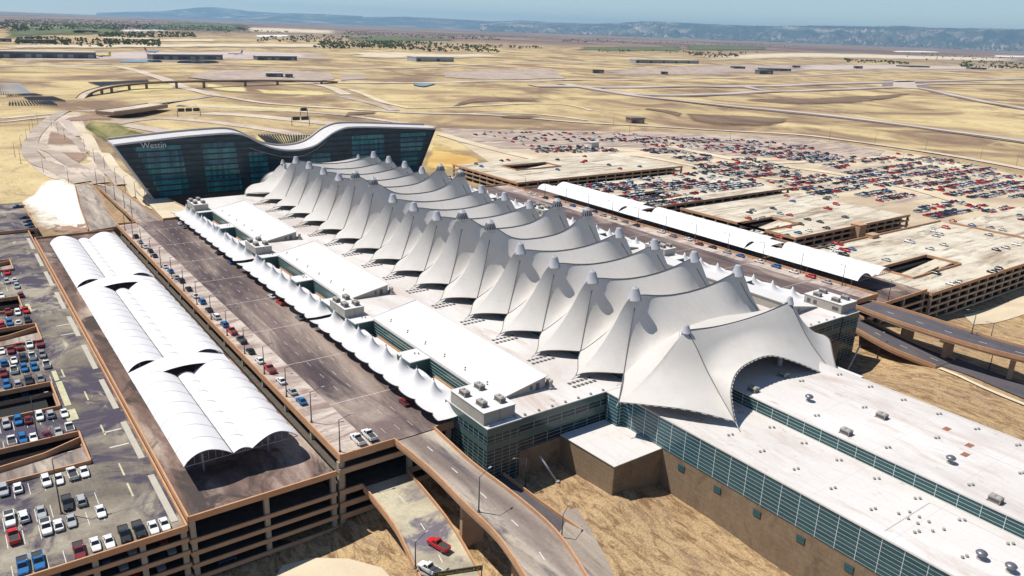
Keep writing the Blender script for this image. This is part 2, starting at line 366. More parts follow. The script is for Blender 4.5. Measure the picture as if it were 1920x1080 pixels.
def rails(path,w0,w1=None):
    P=[Vector((p[0],p[1],0)) for p in path]; L=[];Rr=[]
    for i,p in enumerate(P):
        d=(P[min(i+1,len(P)-1)]-P[max(i-1,0)]).normalized(); n=Vector((-d.y,d.x,0))
        ww=w0 if w1 is None else w0+(w1-w0)*i/(len(P)-1)
        L.append(p+n*ww/2);Rr.append(p-n*ww/2)
    return L,Rr
def road(path,w,mat=None,dz=.35,w1=None,name='road',k=6):
    return drape(name,rails(smooth(path,k),w,w1),mat or M_road,dz,3)
SOFT={}
def soft(mat,nscale=.02):
    if mat.name in SOFT: return SOFT[mat.name]
    m=mat.copy(); m.name=mat.name+'_feathered'; n=m.node_tree; b=n.nodes['Principled BSDF']; out=n.nodes['Material Output']
    uv=N(n,'ShaderNodeUVMap'); s=N(n,'ShaderNodeSeparateXYZ'); n.links.new(uv.outputs[0],s.inputs[0])
    e=[math_(n,'MINIMUM',s.outputs[i],math_(n,'SUBTRACT',1.,s.outputs[i])) for i in (0,1)]
    e=math_(n,'MINIMUM',math_(n,'MULTIPLY',e[0],6.),math_(n,'MULTIPLY',e[1],3.))
    nz=noise(n,nscale,6,.65,(1,.6,1)); nz2=noise(n,nscale*8,5,.7)
    k=math_(n,'ADD',e,math_(n,'ADD',math_(n,'MULTIPLY',math_(n,'SUBTRACT',nz,.5),2.2),math_(n,'MULTIPLY',math_(n,'SUBTRACT',nz2,.5),.8)))
    k=math_(n,'MULTIPLY',math_(n,'SUBTRACT',k,.25),1.8); k=N(n,'ShaderNodeClamp').inputs[0].node if 0 else k
    c=N(n,'ShaderNodeClamp'); n.links.new(k,c.inputs[0])
    t=N(n,'ShaderNodeBsdfTransparent'); mx=N(n,'ShaderNodeMixShader'); n.links.new(c.outputs[0],mx.inputs[0]); n.links.new(t.outputs[0],mx.inputs[1]); n.links.new(b.outputs[0],mx.inputs[2]); n.links.new(mx.outputs[0],out.inputs[0])
    SOFT[mat.name]=m; return m
HARD={'parking_lot','old_car_park','pond','road_junction','pale_strip'}
def patch(name,near,far,mat,dz=.25,sub=10):
    if name not in HARD: mat=soft(mat,.008 if name in('field','dark_slope','paved_yard') else .03)
    """patch between a near rail and a far rail (same number of points)"""
    return drape(name,(smooth(near,4),smooth(far,4)),mat,dz,sub)


# ------------------------------------------------------------------ terminal building
ZR=33.5
B_south=[(12,'g'),(27.2,'p'),(29.2,'g'),(31.4,'p')]
LN=(.34,.40,.38)
F_south=facade('south_curtain_wall',B_south,12,34,4.55,.98,(.42,.48,.46),lw=.10,lh=.07,glass=((.006,.016,.026),(.016,.036,.048)))
F_court=facade('court_glass',[(26,'g'),(33.0,'p')],26,34,40.,.95,(.62,.68,.66),lw=.01,lh=.13,glass=((.02,.075,.075),(.03,.10,.095)))
F_tower=facade('tower_curtain_wall',[(12,'g'),(27.2,'p'),(29.0,'g'),(31.2,'p')],12,34,2.3,.98,(.40,.46,.44),lw=.07,lh=.07,glass=((.010,.028,.036),(.022,.052,.060)))
F_west=facade('concourse_curtain_wall',[(12,'g')],12,34,4.6,.98,(.62,.68,.69),lw=.11,lh=.07,glass=((.026,.078,.095),(.040,.108,.125)))
F_mid=facade('clerestory_glass',[(30,'g')],30,38,4.6,.9,(.58,.64,.64),lw=.11,lh=.08,glass=((.022,.068,.072),(.032,.092,.092)))
F_dkp=plain('dark_teal_panel',(.035,.085,.085),.4,var=.1)
term=thing('terminal_building','long flat white-roofed terminal building with teal glass walls beneath the row of tents','terminal',loc=(0,140,17))
term_off=(0,0,0)
def T_(mb,name,mats):
    o=mb.done(name,mats); o.parent=term; o.location=(-term.location.x,-term.location.y,-term.location.z); return o
# main block
m=MB(); m.box(-71,71,-10.9,279,16.5,ZR-.25,0); T_(m,'south_wall',F_south)
m=MB(); m.box(-71.15,71.15,-11.05,279.2,ZR-.25,ZR,0); T_(m,'main_roof',M_roof)
# brick plinth of the south face
for a_,b_ in ((-71,-40.1),(40,71)):
    m=MB(); m.box(a_,b_,-11.3,-10.95,15,24.4,0); T_(m,'brick_plinth',M_brick)
# side wings with courts cut between them
wings=[(-11.2,8.3),(33,41),(69,96),(119,126),(155.5,185),(211,218),(247,267)]
for sx in (-1,1):
    for a,b in wings:
        xo_=81 if a<0 else 77.6
        x0,x1=(-xo_,-71) if sx<0 else (71,xo_)
        m=MB(); m.box(x0,x1,a,b,16 if a<0 else 27,ZR-.2,0); T_(m,'side_wing',F_tower if a<0 else F_dkp)
        m=MB(); m.box(x0-.12 if sx<0 else x0-.3,x1+.12 if sx>0 else x1+.3,a-.12,b+.12,ZR-.2,ZR+.06,0); T_(m,'wing_roof',M_roofclean)
    for (a,b) in ((8.3,33),(41,69),(96,119),(126,155.5),(185,211),(218,247)):
        m=MB(); xw=-71.25 if sx<0 else 71.25
        q=[(xw,b,27.5),(xw,a,27.5),(xw,a,ZR-.3),(xw,b,ZR-.3)] if sx<0 else [(xw,a,27.5),(xw,b,27.5),(xw,b,ZR-.3),(xw,a,ZR-.3)]
        m.poly(q,[(0,27.5),(b-a,27.5),(b-a,ZR-.3),(0,ZR-.3)]); T_(m,'court_window',F_court)
        m=MB(); m.box(min(sx*72.2,sx*79.5),max(sx*72.2,sx*79.5),a+1.2,b-5,28.1,29.5,0)
        m.box(min(sx*72.2,sx*72.5),max(sx*72.2,sx*72.5),a+1.2,b-5,29.5,30.1,1); T_(m,'court_floor',[M_roofclean,M_orange])
for cx,cy in ((77.5,17.5),(76.5,37.5),(77.2,55)):
    m=MB(); pts=[(cx+3.6*math.cos(t*math.pi/14),cy+7.2*math.sin(t*math.pi/14)) for t in range(28)]
    m.prism(pts,28.15,30.9,0); m.prism([(cx+(x-cx)*.92,cy+(y-cy)*.95) for x,y in pts],30.9,30.92,1)
    T_(m,'curved_terrace',[M_grey,M_roofclean])
# penthouses
def penthouse(x0,x1,y0,y1,z1=37.0,sx=-1,sub=None):
    m=MB(); m.box(x0,x1,y0,y1,ZR+.06,z1-.15,0)
    o=T_(m,'penthouse',M_grey)
    m=MB(); m.box(x0-.15,x1+.15,y0-.15,y1+.15,z1-.15,z1+.05,1,0)
    r=m.done('penthouse_roof',[M_roofclean,M_trim]); r.parent=o
    m=MB()
    if sx>0:
        for k in range(2):
            q_=MB(); q_.box(x0-.06,x0,y1-2.6-k*2.6,y1-1.2-k*2.6,ZR+.9,z1-1.2,0); q_.done('louver',M_unitd).parent=o
        m.box(x0-.06,x0,y0+1.2,y0+3.6,ZR+.9,ZR+2.2,0)
    else:
        xx=(x0+x1)/2
        m.box(xx-.03,xx+.03,y0-.05,y0,ZR+.1,z1-.2,0)
    r=m.done('louver',M_unitd); r.parent=o
PH=[(-9.5,5.5),(75,87),(161,174),(251,264)]
for a,b in PH:
    xo_=81. if a<0 else 78.4; zt_=37. if a<0 else 36.6
    penthouse(-xo_,-71.6,a,b,z1=zt_); penthouse(71.6,xo_,a,b,z1=zt_,sx=1)
# sloped monitor roofs
SL=[(-.5,70),(90.5,157),(177,248)]
for sx in (-1,1):
    for a,b in SL:
        m=MB(); lo_,hi=sx*70.6,sx*54.8; n=8
        m.hexa([(lo_,a,ZR+.02),(hi,a,ZR+.02),(hi,b,ZR+.02),(lo_,b,ZR+.02)],[(lo_,a,ZR+.3),(hi,a,36.9),(hi,b,36.9),(lo_,b,ZR+.3)],0)
        w_=T_(m,'sloped_roof_wall',M_grey)
        m=MB(); e=.35
        m.hexa([(lo_-sx*-e,a-e,ZR+.3),(hi-sx*e,a-e,36.92),(hi-sx*e,b+e,36.92),(lo_+sx*e,b+e,ZR+.3)],[(lo_+sx*e,a-e,ZR+.52),(hi-sx*e,a-e,37.14),(hi-sx*e,b+e,37.14),(lo_+sx*e,b+e,ZR+.52)],0)
        r=m.done('sloped_roof',M_roofclean); r.parent=w_
        m=MB()
        # edge coping, gutter lines, end-wall doors
        m.bar((hi-sx*e,a-e,37.2),(hi-sx*e,b+e,37.2),.22,.14); m.bar((lo_,b+e,ZR+.6),(hi,b+e,37.2),.22,.14)
        m.bar((lo_-sx*.9,a,ZR+.14),(lo_-sx*.9,b,ZR+.14),.18,.2) if False else None
        m.bar((sx*71.0,a,ZR+.12),(sx*71.0,b,ZR+.12),.16,.2)
        r=m.done('coping',M_trim if sx<0 else M_trim); r.parent=w_
        m=MB(); m.box(min(hi+sx*2,hi+sx*3.2),max(hi+sx*2,hi+sx*3.2),a-.06,a,ZR+.1,ZR+2.0); m.done('end_door',M_unitd).parent=w_; m=MB(); m.box(min(hi+sx*4.4,hi+sx*5.2),max(hi+sx*4.4,hi+sx*5.2),a-.06,a,ZR+.6,ZR+1.7)
        r=m.done('end_door',M_unitd); r.parent=w_
# clerestory under the fabric
m=MB(); m.box(-33.2,33.2,-16,273,ZR+.02,35.6); m.box(-30,30,-19,276,ZR+.02,34.6); T_(m,'clerestory',F_dkp)
# small skylight grids between the tent feet
m=MB()
for sx in (-1,1):
    for k in range(15):
        for i in range(6):
            for j in range(2):
                y=18.3*k-2.2-j*2.3; x=sx*(40.3+i*1.45+(j*.2))
                m.box(x-.45,x+.45,y-.5,y+.5,ZR+.02,ZR+.16)
o=T_(m,'roof_skylight',M_unitd); o['kind']='stuff'
# roof vents in pairs (white roof, near edges)
def vent_mesh(pts,h=.55,r=.32):
    m=MB()
    for (x,y,z) in pts:
        m.lathe(x,y,[(r*.6,z),(r*.6,z+h*.4),(r*1.25,z+h*.5),(r*1.1,z+h*.85),(r*.2,z+h)],8)
    return m
VM={}
def vents(par,name,pts,h,r,mat):
    if (h,r) not in VM:
        q_=vent_mesh([(0,0,0)],h,r).done(name,mat); VM[(h,r)]=q_.data; bpy.data.objects.remove(q_)
    for p in pts[:100]:
        o=bpy.data.objects.new(name,VM[(h,r)]); COL.objects.link(o); o.parent=par; o.location=Vector(p)-par.location
vents(term,'edge_vent',[(-69+4.4*i,-10.2,ZR) for i in range(7)]+[(43.5+4.6*i,-10.2,ZR) for i in range(6)]+[(-80,-10.4,ZR),(-75.5,-10.4,ZR),(-71.6,-9.9,ZR),(75,-10.4,ZR),(80,-10.4,ZR)],.55,.32,M_unit)
m=MB(); vp=[]
for a,b in SL:
    k=int((b-a)/11)
    for i in range(k):
        y=a+8+i*11; vp+= [(-68.3,y,ZR+.9),(-67.6,y+1.,ZR+1.05)]
for y in (5,16,37,44,57,72,92,110,122,124,140,158,188,214,240): vp+=[(-72.6,y,ZR+.1),(-73.5,y+.7,ZR+.1)]
vents(term,'roof_vent',vp,.45,.2,M_unitd)

# ------------------------------------------------------------------ south concourse (bridge building)
con=thing('concourse_building','long low building running forward from the tents, white roofs above teal glass and tan brick','concourse',loc=(-8,-110,13))
def C_(mb,name,mats,par=None):
    o=mb.done(name,mats); o.parent=par or con
    if not par: o.location=(-con.location.x,-con.location.y,-con.location.z)
    return o
YE=-230
m=MB(); m.prism([(-40.1,YE),(24,YE),(24,-11.4),(-42,-11.4),(-42,-16),(-40.1,-16)],9,25.2,0); C_(m,'brick_base',M_brick)
m=MB(); m.prism([(-40.2,YE),(24,YE),(24,-11.4),(-42.1,-11.4),(-42.1,-16),(-40.2,-16)],25.2,ZR-.2,0); C_(m,'glass_wall',F_west)
m=MB(); m.prism([(-40.35,YE),(24.1,YE),(24.1,-11.2),(-42.2,-11.2),(-42.2,-16.15),(-40.35,-16.15)],ZR-.2,ZR+.03,0); C_(m,'lower_roof',M_roof)
m=MB(); m.box(-17,19,YE,-15,ZR+.03,36.8,0); C_(m,'raised_wall',F_mid)
m=MB(); m.box(-17.15,19.15,YE,-14.9,36.8,37,0); m.box(4.3,4.55,YE,-30,37,37.08,1); m.box(18.7,19.1,YE,-30,37,37.15,1); m.box(-17.1,-16.8,YE,-30,37,37.1,1); C_(m,'raised_roof',[M_roof,M_darktrim if 0 else M_trim])
m=MB(); m.box(-40.3,-40.0,YE,-16,ZR+.03,ZR+.14); m.box(-17.4,-17.2,YE,-15,ZR+.03,ZR+.2); C_(m,'coping',M_trim)
m=MB(); m.box(24,30,-43,-31,13,32.9,0,1); C_(m,'side_ledge',[M_grey,M_roofclean])
# annex
m=MB(); m.prism([(-56.6,-30.6),(-40.05,-30.6),(-40.05,-16.05),(-42.05,-16.05),(-42.05,-10.95),(-57.6,-10.95)],12,25.0,0); a=C_(m,'annex_wall',M_brick)
m=MB(); m.prism([(-56.8,-30.8),(-40.22,-30.8),(-40.22,-16.2),(-42.2,-16.2),(-42.2,-11.32),(-57.8,-11.32)],25.0,25.2,0); C_(m,'annex_roof',M_roof,a)
# small square windows in the brick
for i in range(16):
    y=-37.6-i*11.4
    m=MB(); m.box(-40.22,-40.08,y-1.05,y+1.05,22.0,23.7,0)
    wdw=C_(m,'brick_window',M_darktrim)
    m=MB(); m.box(-40.3,-40.22,y-.95,y+.95,22.1,22.8,0); m.box(-40.3,-40.22,y-.95,y+.95,22.9,23.6,0)
    C_(m,'pane',plain('window_pane',(.035,.10,.115),.2),wdw)
# vents on the concourse roofs
vp=[]
for i in range(22):
    y=-36-i*9.2
    vp+=[(-33.5,y,ZR+.03),(-32.4,y-.3,ZR+.03),(-21.5,y-3,ZR+.03),(-20.6,y-3.6,ZR+.03)]
    vp+=[(15.2,y+2,37),(16.1,y+1.6,37)]
    if i%2==0: vp+=[(-12.5,y,37),(-11.6,y-.4,37),(2.2,y-4,37),(3.0,y-4.4,37)]
for y in (-86,-88,-90,-93): vp+=[(-30,y,ZR+.03),(-27.5,y-1,ZR+.03)]
vents(con,'roof_vent',sorted(vp,key=lambda p:-p[1]),.5,.28,M_unit)
m=MB()
for x,y,a in ((5.8,-83,37),(9.5,-76,37),(0.5,-84.5,37)):
    m=MB(); m.box(x-1.1,x+1.1,y-.7,y+.7,a+.01,a+.05)
    C_(m,'roof_patch',plain('rust_patch',(.30,.13,.09),.9,var=.3,vs=1))
m=MB(); m.box(-38,-20,-87.6,-87.3,ZR+.03,ZR+.12); m.box(-20.3,-20,-200,-87.6,ZR+.03,ZR+.12); C_(m,'roof_seam',M_trim)

# rooftop equipment: things of their own
def hvac(x,y,z,w,l,h,label,rot=0,grp='boxy rooftop units'):
    t=thing('rooftop_unit',label,'air conditioner',grp,(x,y,z)); t.rotation_euler=(0,0,rot)
    m=MB(); m.box(-w/2,w/2,-l/2,l/2,.15,h); m.done('casing',M_unit,t)
    m=MB(); m.box(-w/2-.03,-w/2,-l/2+.15,l/2-.15,.35,h-.25); m.box(-w/2+.2,w/2-.2,-l/2-.03,-l/2,.3,h-.3); m.done('grille',M_unitd,t)
    for s_ in (-1,1):
        m=MB(); m.lathe(0,s_*l/4,[(w*.3,h),(w*.3,h+.15),(w*.22,h+.2)],10); m.done('fan',M_unit,t)
    for s_ in (-1,1):
        m=MB(); m.box(-w/2-.1,w/2+.1,s_*l/2-.12,s_*l/2+.12,0,.15); m.done('skid',M_unitd,t)
    return t
PN={0:'front',1:'second',2:'third',3:'farthest'}
for sx in (-1,1):
    for k,(a,b) in enumerate(PH):
        L=b-a
        for i,(fx,fy) in enumerate(((.2,.25),(.75,.22),(.15,.72),(.72,.8))):
            wd_=9.4 if a<0 else 6.8
            x=-71.6-wd_+wd_*fx if sx<0 else 71.6+wd_*fx
            corner=('near ' if fy<.5 else 'far ')+('left' if fx<.5 else 'right')
            hvac(x,a+L*fy,37.05 if a<0 else 36.65,1.7,2.7,1.35,'grey box unit on %s corner of the %s penthouse, %s-hand roof edge'%(corner,PN[k],'left' if sx<0 else 'right'),grp='units on the penthouses')
for (x,y,z,l) in (((1,-35.5,37)+('grey box unit in the tent arch shadow beside the raised roof seam',)),((-13.83,-36.87,37)+('grey box unit at the raised roof edge just below the arch',)),((1.33,-63.98,37)+('grey box unit on the raised roof seam behind the first mushroom vent',)),((-14.04,-63.76,37)+('grey box unit at the raised roof edge below the first mushroom vent',)),((-13.95,-97.14,37)+('grey box unit by the rust-red roof patches',))):
    hvac(x,y,z,1.9,2.4,1.2,l,grp='units on the concourse roof')
def mush(x,y,z,label):
    t=thing('mushroom_vent',label,'roof vent','mushroom vents on the concourse',(x,y,z)); t.scale=(.8,.8,.8)
    m=MB(); m.lathe(0,0,[(.95,0),(.95,.35),(.55,.5),(.5,1.3)],10); m.done('base',M_unit,t)
    m=MB(); m.lathe(0,0,[(.5,1.3),(1.25,1.35),(1.35,1.75),(.9,2.15),(.15,2.3)],10); m.done('hood',M_unitd if 0 else plain('vent_hood',(.22,.22,.24),.4,.6),t)
for p,l in (((-6.36,-48.49,37),'mushroom vent nearest the tent arch on the raised roof'),((-6.35,-84.35,37),'mushroom vent in the middle of the raised roof'),((-30.78,-102.47,33.5),'mushroom vent on the lower roof beside the square seam'),((-30.07,-107.33,33.5),'mushroom vent at the bottom right corner of the lower roof')):
    mush(p[0],p[1],p[2],l)
k=0
for a,b in SL:
    for sx in (-1,1):
        for dy,hh in ((-2.4,2.0),(-4.3,2.4)) if sx<0 else ((-2.4,2.),):
            x=sx*(53.2-(0 if dy>-3 else -.6))
            t=thing('exhaust_stack','grey drum exhaust %s the near end of the %s sloped roof, %s side'%('close to' if dy>-3 else 'standing off',{0:'nearest',90.5:'middle'}.get(a if a>0 else 0,'farthest'),'left' if sx<0 else 'right'),'exhaust stack','stacks by the sloped roofs',(x,a+dy+3.2,ZR))
            m=MB(); m.box(-.8,.8,-.8,.8,0,.7); m.done('base',M_unit,t)
            m=MB(); m.lathe(0,0,[(.55,.7),(.6,1.2),(.42,1.5),(.6,1.7),(.6,hh),(.3,hh+.1)],10); m.done('drum',M_grey,t)

def seam_fabric():
    m=M_fabric; n=m.node_tree; b=n.nodes['Principled BSDF']; src=b.inputs['Base Color'].links[0].from_socket
    uv=N(n,'ShaderNodeUVMap'); s_=N(n,'ShaderNodeSeparateXYZ'); n.links.new(uv.outputs[0],s_.inputs[0])
    v=math_(n,'FRACT',math_(n,'MULTIPLY',s_.outputs[1],48.)); u=math_(n,'FRACT',math_(n,'MULTIPLY',s_.outputs[0],4.))
    k=math_(n,'MAXIMUM',math_(n,'LESS_THAN',v,.07),math_(n,'MULTIPLY',math_(n,'LESS_THAN',u,.02),.5))
    c=mixc(n,math_(n,'MULTIPLY',k,.22),src,(.38,.37,.36))
    d=noise(n,.22,7,.7,(1,1,.35),0,.8); c=mixc(n,ramp(n,d,[(.5,(0,0,0)),(.72,(.35,)*3)]),c,(.42,.38,.33))
    n.links.new(c,b.inputs['Base Color']); bump(n,b,noise(n,.8,4,.6),.12,.25)
seam_fabric()
# ------------------------------------------------------------------ tensile roof
tent=thing('tent_roof','row of peaked white fabric tents with grey caps over the terminal hall','tent roof',loc=(0,128,ZR))
def W_(mb,name,mats,par=None):
    o=mb.done(name,mats)
    o.parent=par or tent
    if not par: o.location=(0,-128,-ZR)
    return o
def interp(tab,x):
    if x<=tab[0][0]: return tab[0][1]
    for (a,b),(c,d) in zip(tab,tab[1:]):
        if x<=c:
            t=(x-a)/(c-a); return b+(d-b)*t
    return tab[-1][1]
def sm_tab(tab,n=60):
    P=smooth([(a,b,0) for a,b in tab],10); return [(p.x,p.y) for p in P]
RIDGE=sm_tab([(0,51.3),(7,51.6),(13,52.4),(18,53.3),(21,53.9),(22.9,54.2),(25,53.6),(26.5,52.2),(28,50.2),(30.5,46.4),(34,41.9),(38,38.0),(41,35.6),(43.5,34.1)])
VAL=sm_tab([(0,45.6),(8,45.2),(14,44.2),(20,42.4),(25,40.4),(30,38.2),(34,36.0),(38,34.6),(43.5,33.6)])
TALL={4,5,9,10}
def fab(x,t,tall,flat=0):
    ax=abs(x)
    zr=interp(RIDGE,ax)-flat*max(0,min(1,(43.5-ax)/18)); zv=interp(VAL,ax)
    d=ax-22.9
    if tall: zr+=3.9*math.exp(-(d/7.5)**2)*(1 if ax<43 else 0)
    # radial folds and cone sharpening near the mast
    p=1.08+1.25*math.exp(-(d/6.0)**2)
    z=zv+(zr-zv)*(1-t)**p
    rr=math.hypot(d,t*9.15)
    if rr<9: z+=.10*math.cos(10*math.atan2(t*9.15,d))*math.exp(-((rr-4.5)/2.6)**2)
    return z
def xe(t): return 43.5-9.5*(t**.72)+1.1*math.sin(math.pi*t)
NX=[0,.25,.5,.7,.82,.9,.95,.975]
def module(y0,tall,sides,names='fabric_bay',flat=0,ext=9.15):
    m=MB()
    for sd in sides:
        def fn(u,v):
            t=u; s=v*2-1
            x=xe(t)*(math.copysign(abs(s)**.8,s))
            z=fab(x,t,tall,flat)
            if abs(s)>.8:   # scalloped lifted edge
                z+=.0
            return (x,y0+sd*t*9.15,z)
        m.grid(fn,12,72,0,flip=(sd>0))
    return m
def cap(x,y,z,tall,small=False):
    m=MB(); s=.62 if small else (1.12 if tall else 1.)
    if tall:
        m.lathe(x,y,[(2.35,z),(2.2,z+.9),(2.25,z+.95),(1.35,z+3.0),(1.35,z+3.0),(1.0,z+3.9),(.3,z+4.0)],20,mis=[0,0,1,1,0,0])
        for k in range(16):
            a=2*math.pi*k/16
            m.bar((x+2.28*math.cos(a),y+2.28*math.sin(a),z+.95),(x+1.4*math.cos(a),y+1.4*math.sin(a),z+3.0),.16,.16,0)
        m.lathe(x,y,[(.1,z+3.9),(.1,z+4.5)],6)
    else:
        m.lathe(x,y,[(2.15*s,z),(2.1*s,z+.25*s),(2.0*s,z+.3*s),(1.05*s,z+3.3*s),(.95*s,z+3.5*s),(.2,z+3.6*s)],20)
        m.lathe(x,y,[(.06,z+3.4*s),(.06,z+4.1*s)],6)
    return W_(m,'mast_cap',[M_cap,M_louv])
def cables(y0,tall,k):
    m=MB(); off=.10
    for sx in (-1,1):
        for sd in (-1,1):       # seams from the cap to the valley feet
            P=[]
            for i in range(13):
                s=i/12; t=.12+.88*s; x=sx*(23.6+(34.-23.6)*s**.9)
                P.append((x,y0+sd*9.15*t,fab(x,t,tall)+off))
            m.tube(P,.13,4)
    P=[(x,y0,fab(x,0,tall)+.12) for x in [(-21+42*i/24) for i in range(25)]]
    m.tube(P,.17,4)
    W_(m,'ridge_cable',M_cable)
    m=MB()                       # bead along the free edges
    for sx in (-1,1):
        for sd in (-1,1):
            P=[]
            for i in range(11):
                t=i/10; x=sx*xe(t); P.append((x,y0+sd*9.15*t,fab(x,t,tall)))
            m.tube(P,.14,4)
    W_(m,'edge_cable',M_cable)
    m=MB()
    for sx in (-1,1):            # tie-downs: foot strut at the tip and post at the valley
        m.tube([(sx*43.5,y0,34.1),(sx*45.3,y0-.4,ZR)],.10,5)
        m.tube([(sx*34,y0+9.15,36),(sx*34.6,y0+9.15,ZR)],.2,6)
    W_(m,'foot_strut',M_polel)
for k in range(15):
    tall=k in TALL; y0=18.3*k
    W_(module(y0,tall,(-1,1)),'fabric_bay',M_fabric)
    zc=53.0+(3.7 if tall else 0)
    for sx in (-1,1): cap(sx*22.9,y0,zc,tall)
    cables(y0,tall,k)
# end tents, front one open with an arch; the far one is its mirror image
WT=Vector((-45.5,-19.3,34.6)); MT_=Vector((-22.4,-20.,50.2))
def coons(c0,c1,d0,d1,n,mm,mb,flip=False):
    """c0(u),c1(u) bottom/top, d0(v),d1(v) left/right"""
    def fn(u,v):
        a=c0(u)*(1-v)+c1(u)*v; b=d0(v)*(1-u)+d1(v)*u
        c=(c0(0)*(1-u)+c0(1)*u)*(1-v)+(c1(0)*(1-u)+c1(1)*u)*v
        return a+b-c
    mb.grid(fn,n,mm,0,flip)
def curve(pts):
    P=smooth(pts,8)
    def f_(t):
        t=max(0,min(1,t))*(len(P)-1); i=min(len(P)-2,int(t)); return P[i].lerp(P[i+1],t-i)
    return f_
def endtent(fy,RT):
    """fy maps local y to world; RT = right front foot"""
    m=MB(); Y=lambda p: Vector((p[0],fy(p[1]),p[2]))
    Wl=[(-45.5,-19.3,34.6),(-41,-19.2,36.3),(-36,-19.3,39.3),(-31,-19.5,43.2),(-26.5,-19.8,47.6),(-22.9,-20,50.3)]
    Wr=[(-a,b,c) for a,b,c in Wl]
    mid=[(-22.9,-20,50.3),(-19,-20,49.8),(-12,-20,49.0),(-4,-20,48.6),(4,-20,48.6),(12,-20,49.0),(19,-20,49.8),(22.9,-20,50.3)]
    RL=[(-22.9,-20,50.3),(-22.5,-23.5,46.6),(-22.9,-28,42.0),(-24.6,-34,38.3),(-28.7,-43.3,35.0)]
    RR=[(22.9,-20,50.3),(22.6,-23.5,46.2),(22.3,-28,41.4),(21.6,-34,37.0),RT]
    AR=[(-28.7,-43.3,35.0),(-27.6,-40.8,38.4),(-25.2,-38.2,41.4),(-20,-35.6,43.3),(-13,-34.2,44.0),(-4,-34.,43.7),(4,-36.6,41.0),(12,-39.2,37.2),RT]
    EL=[(-45.5,-19.3,34.6),(-42.,-26.5,35.9),(-36.,-34.8,36.4),(-28.7,-43.3,35.0)]
    ER=[(45.5,-19.3,34.6),(40.,-25,35.9),(31,-32,35.4),RT]
    V=[(-34,-9.15,36),(-38.5,-13.2,36.0),(-45.5,-19.3,34.6)]
    Vr=[(-a,b,c) for a,b,c in V]
    ridge=smooth(Wl,6)[:-1]+smooth(mid,6)[:-1]+smooth(Wr[::-1],6)
    valx=[x for x in [34*(2*i/60-1) for i in range(61)]]
    rc=curve(ridge)
    def fn(u,v):              # between the shared valley and the end ridge
        a=Vector((34*(2*v-1),-9.15,0)); a.z=fab(a.x,1,False)
        b=rc(v)
        d=min(abs(abs(b.x)-22.9),12); p=1.0+.8*math.exp(-(d/5.)**2)
        uu=u; c=a.lerp(b,uu); c.z=a.z+(b.z-a.z)*uu**p
        if v<.001 or v>.999: pass
        return Y(c)
    m.grid(fn,10,72,0)
    def tri(A,B,C,edge,flip):
        # A apex->B ridge reversed, A apex->C rib, edge B..C
        cb,cc,ce=curve(B),curve(C),curve(edge)
        def f2(u,v):
            p=cb(u).lerp(cc(u),v); e=ce(v); s=cb(1).lerp(cc(1),v)
            return Y(p+(e-s)*u**1.6)
        m.grid(f2,22,16,0,flip)
    tri(0,Wl[::-1],RL,EL,False); tri(0,Wr[::-1],RR,ER,True)
    cm,ca,cl,cr=curve(mid),curve(AR),curve(RL),curve(RR)
    def f3(u,v):              # between ridge and arch, ribs at the sides; slack inward sag
        a=cm(u)*(1-v)+ca(u)*v; b=cl(v)*(1-u)+cr(v)*u
        c=(cm(0)*(1-u)+cm(1)*u)*(1-v)+(ca(0)*(1-u)+ca(1)*u)*v
        return Y(a+b-c)
    m.grid(f3,40,20,0,True)
    W_(m,'end_fabric',M_fabric)
    m=MB()
    for P,r_ in ((RL,.14),(RR,.14),(AR,.2),(EL,.17),(ER,.17),(V,.16),(Vr,.16),(mid,.14)):
        m.tube([Y(p+Vector((0,0,.08))) for p in smooth(P,6)],r_,5)
    W_(m,'end_cable',M_cable)
    m=MB()
    for P in (AR,EL):        # pale lacing on the open edges
        Q=smooth(P,9)
        for i in range(0,len(Q)-1,2): m.bar(Y(Q[i]+Vector((0,-.25,.05))),Y(Q[i+1]+Vector((0,-.25,.05))),.16,.16)
    W_(m,'edge_lacing',M_trim)
    for sx in (-1,1): cap(sx*22.9,fy(-20.),49.6,False,True)
    m=MB(); m.tube([Y((7,-30,ZR)),Y((7,-30,40.5))],.8,10); m.tube([Y((-28.7,-43.3,35)),Y((-29.4,-45.6,ZR))],.13,5); m.tube([Y(RT),Y((RT[0]+1.2,RT[1]-2.2,ZR-.4))],.13,5)
    for sx in (-1,1): m.tube([Y((sx*45.5,-19.3,34.6)),Y((sx*46.6,-19.6,ZR))],.12,5)
    W_(m,'end_post',M_polel)
endtent(lambda y:y,(20.,-41.,34.0))
endtent(lambda y:256.2-y,(28.7,-43.3,35.0))
m=MB()
for k in range(-1,16):
    for sx in (-1,1): m.tube([(sx*22.9,18.3*k-(1.7 if k==-1 else 0)+(1.7 if k==15 else 0),ZR),(sx*22.9,18.3*k,49.5 if k in (-1,15) else 52.5)],.55,8)
W_(m,'mast',M_polel)

M_kerb=stain('kerb_fabric',[(.3,(.60,.59,.585)),(.7,(.64,.63,.625))],scale=.05,fine=.02,rough=.5)
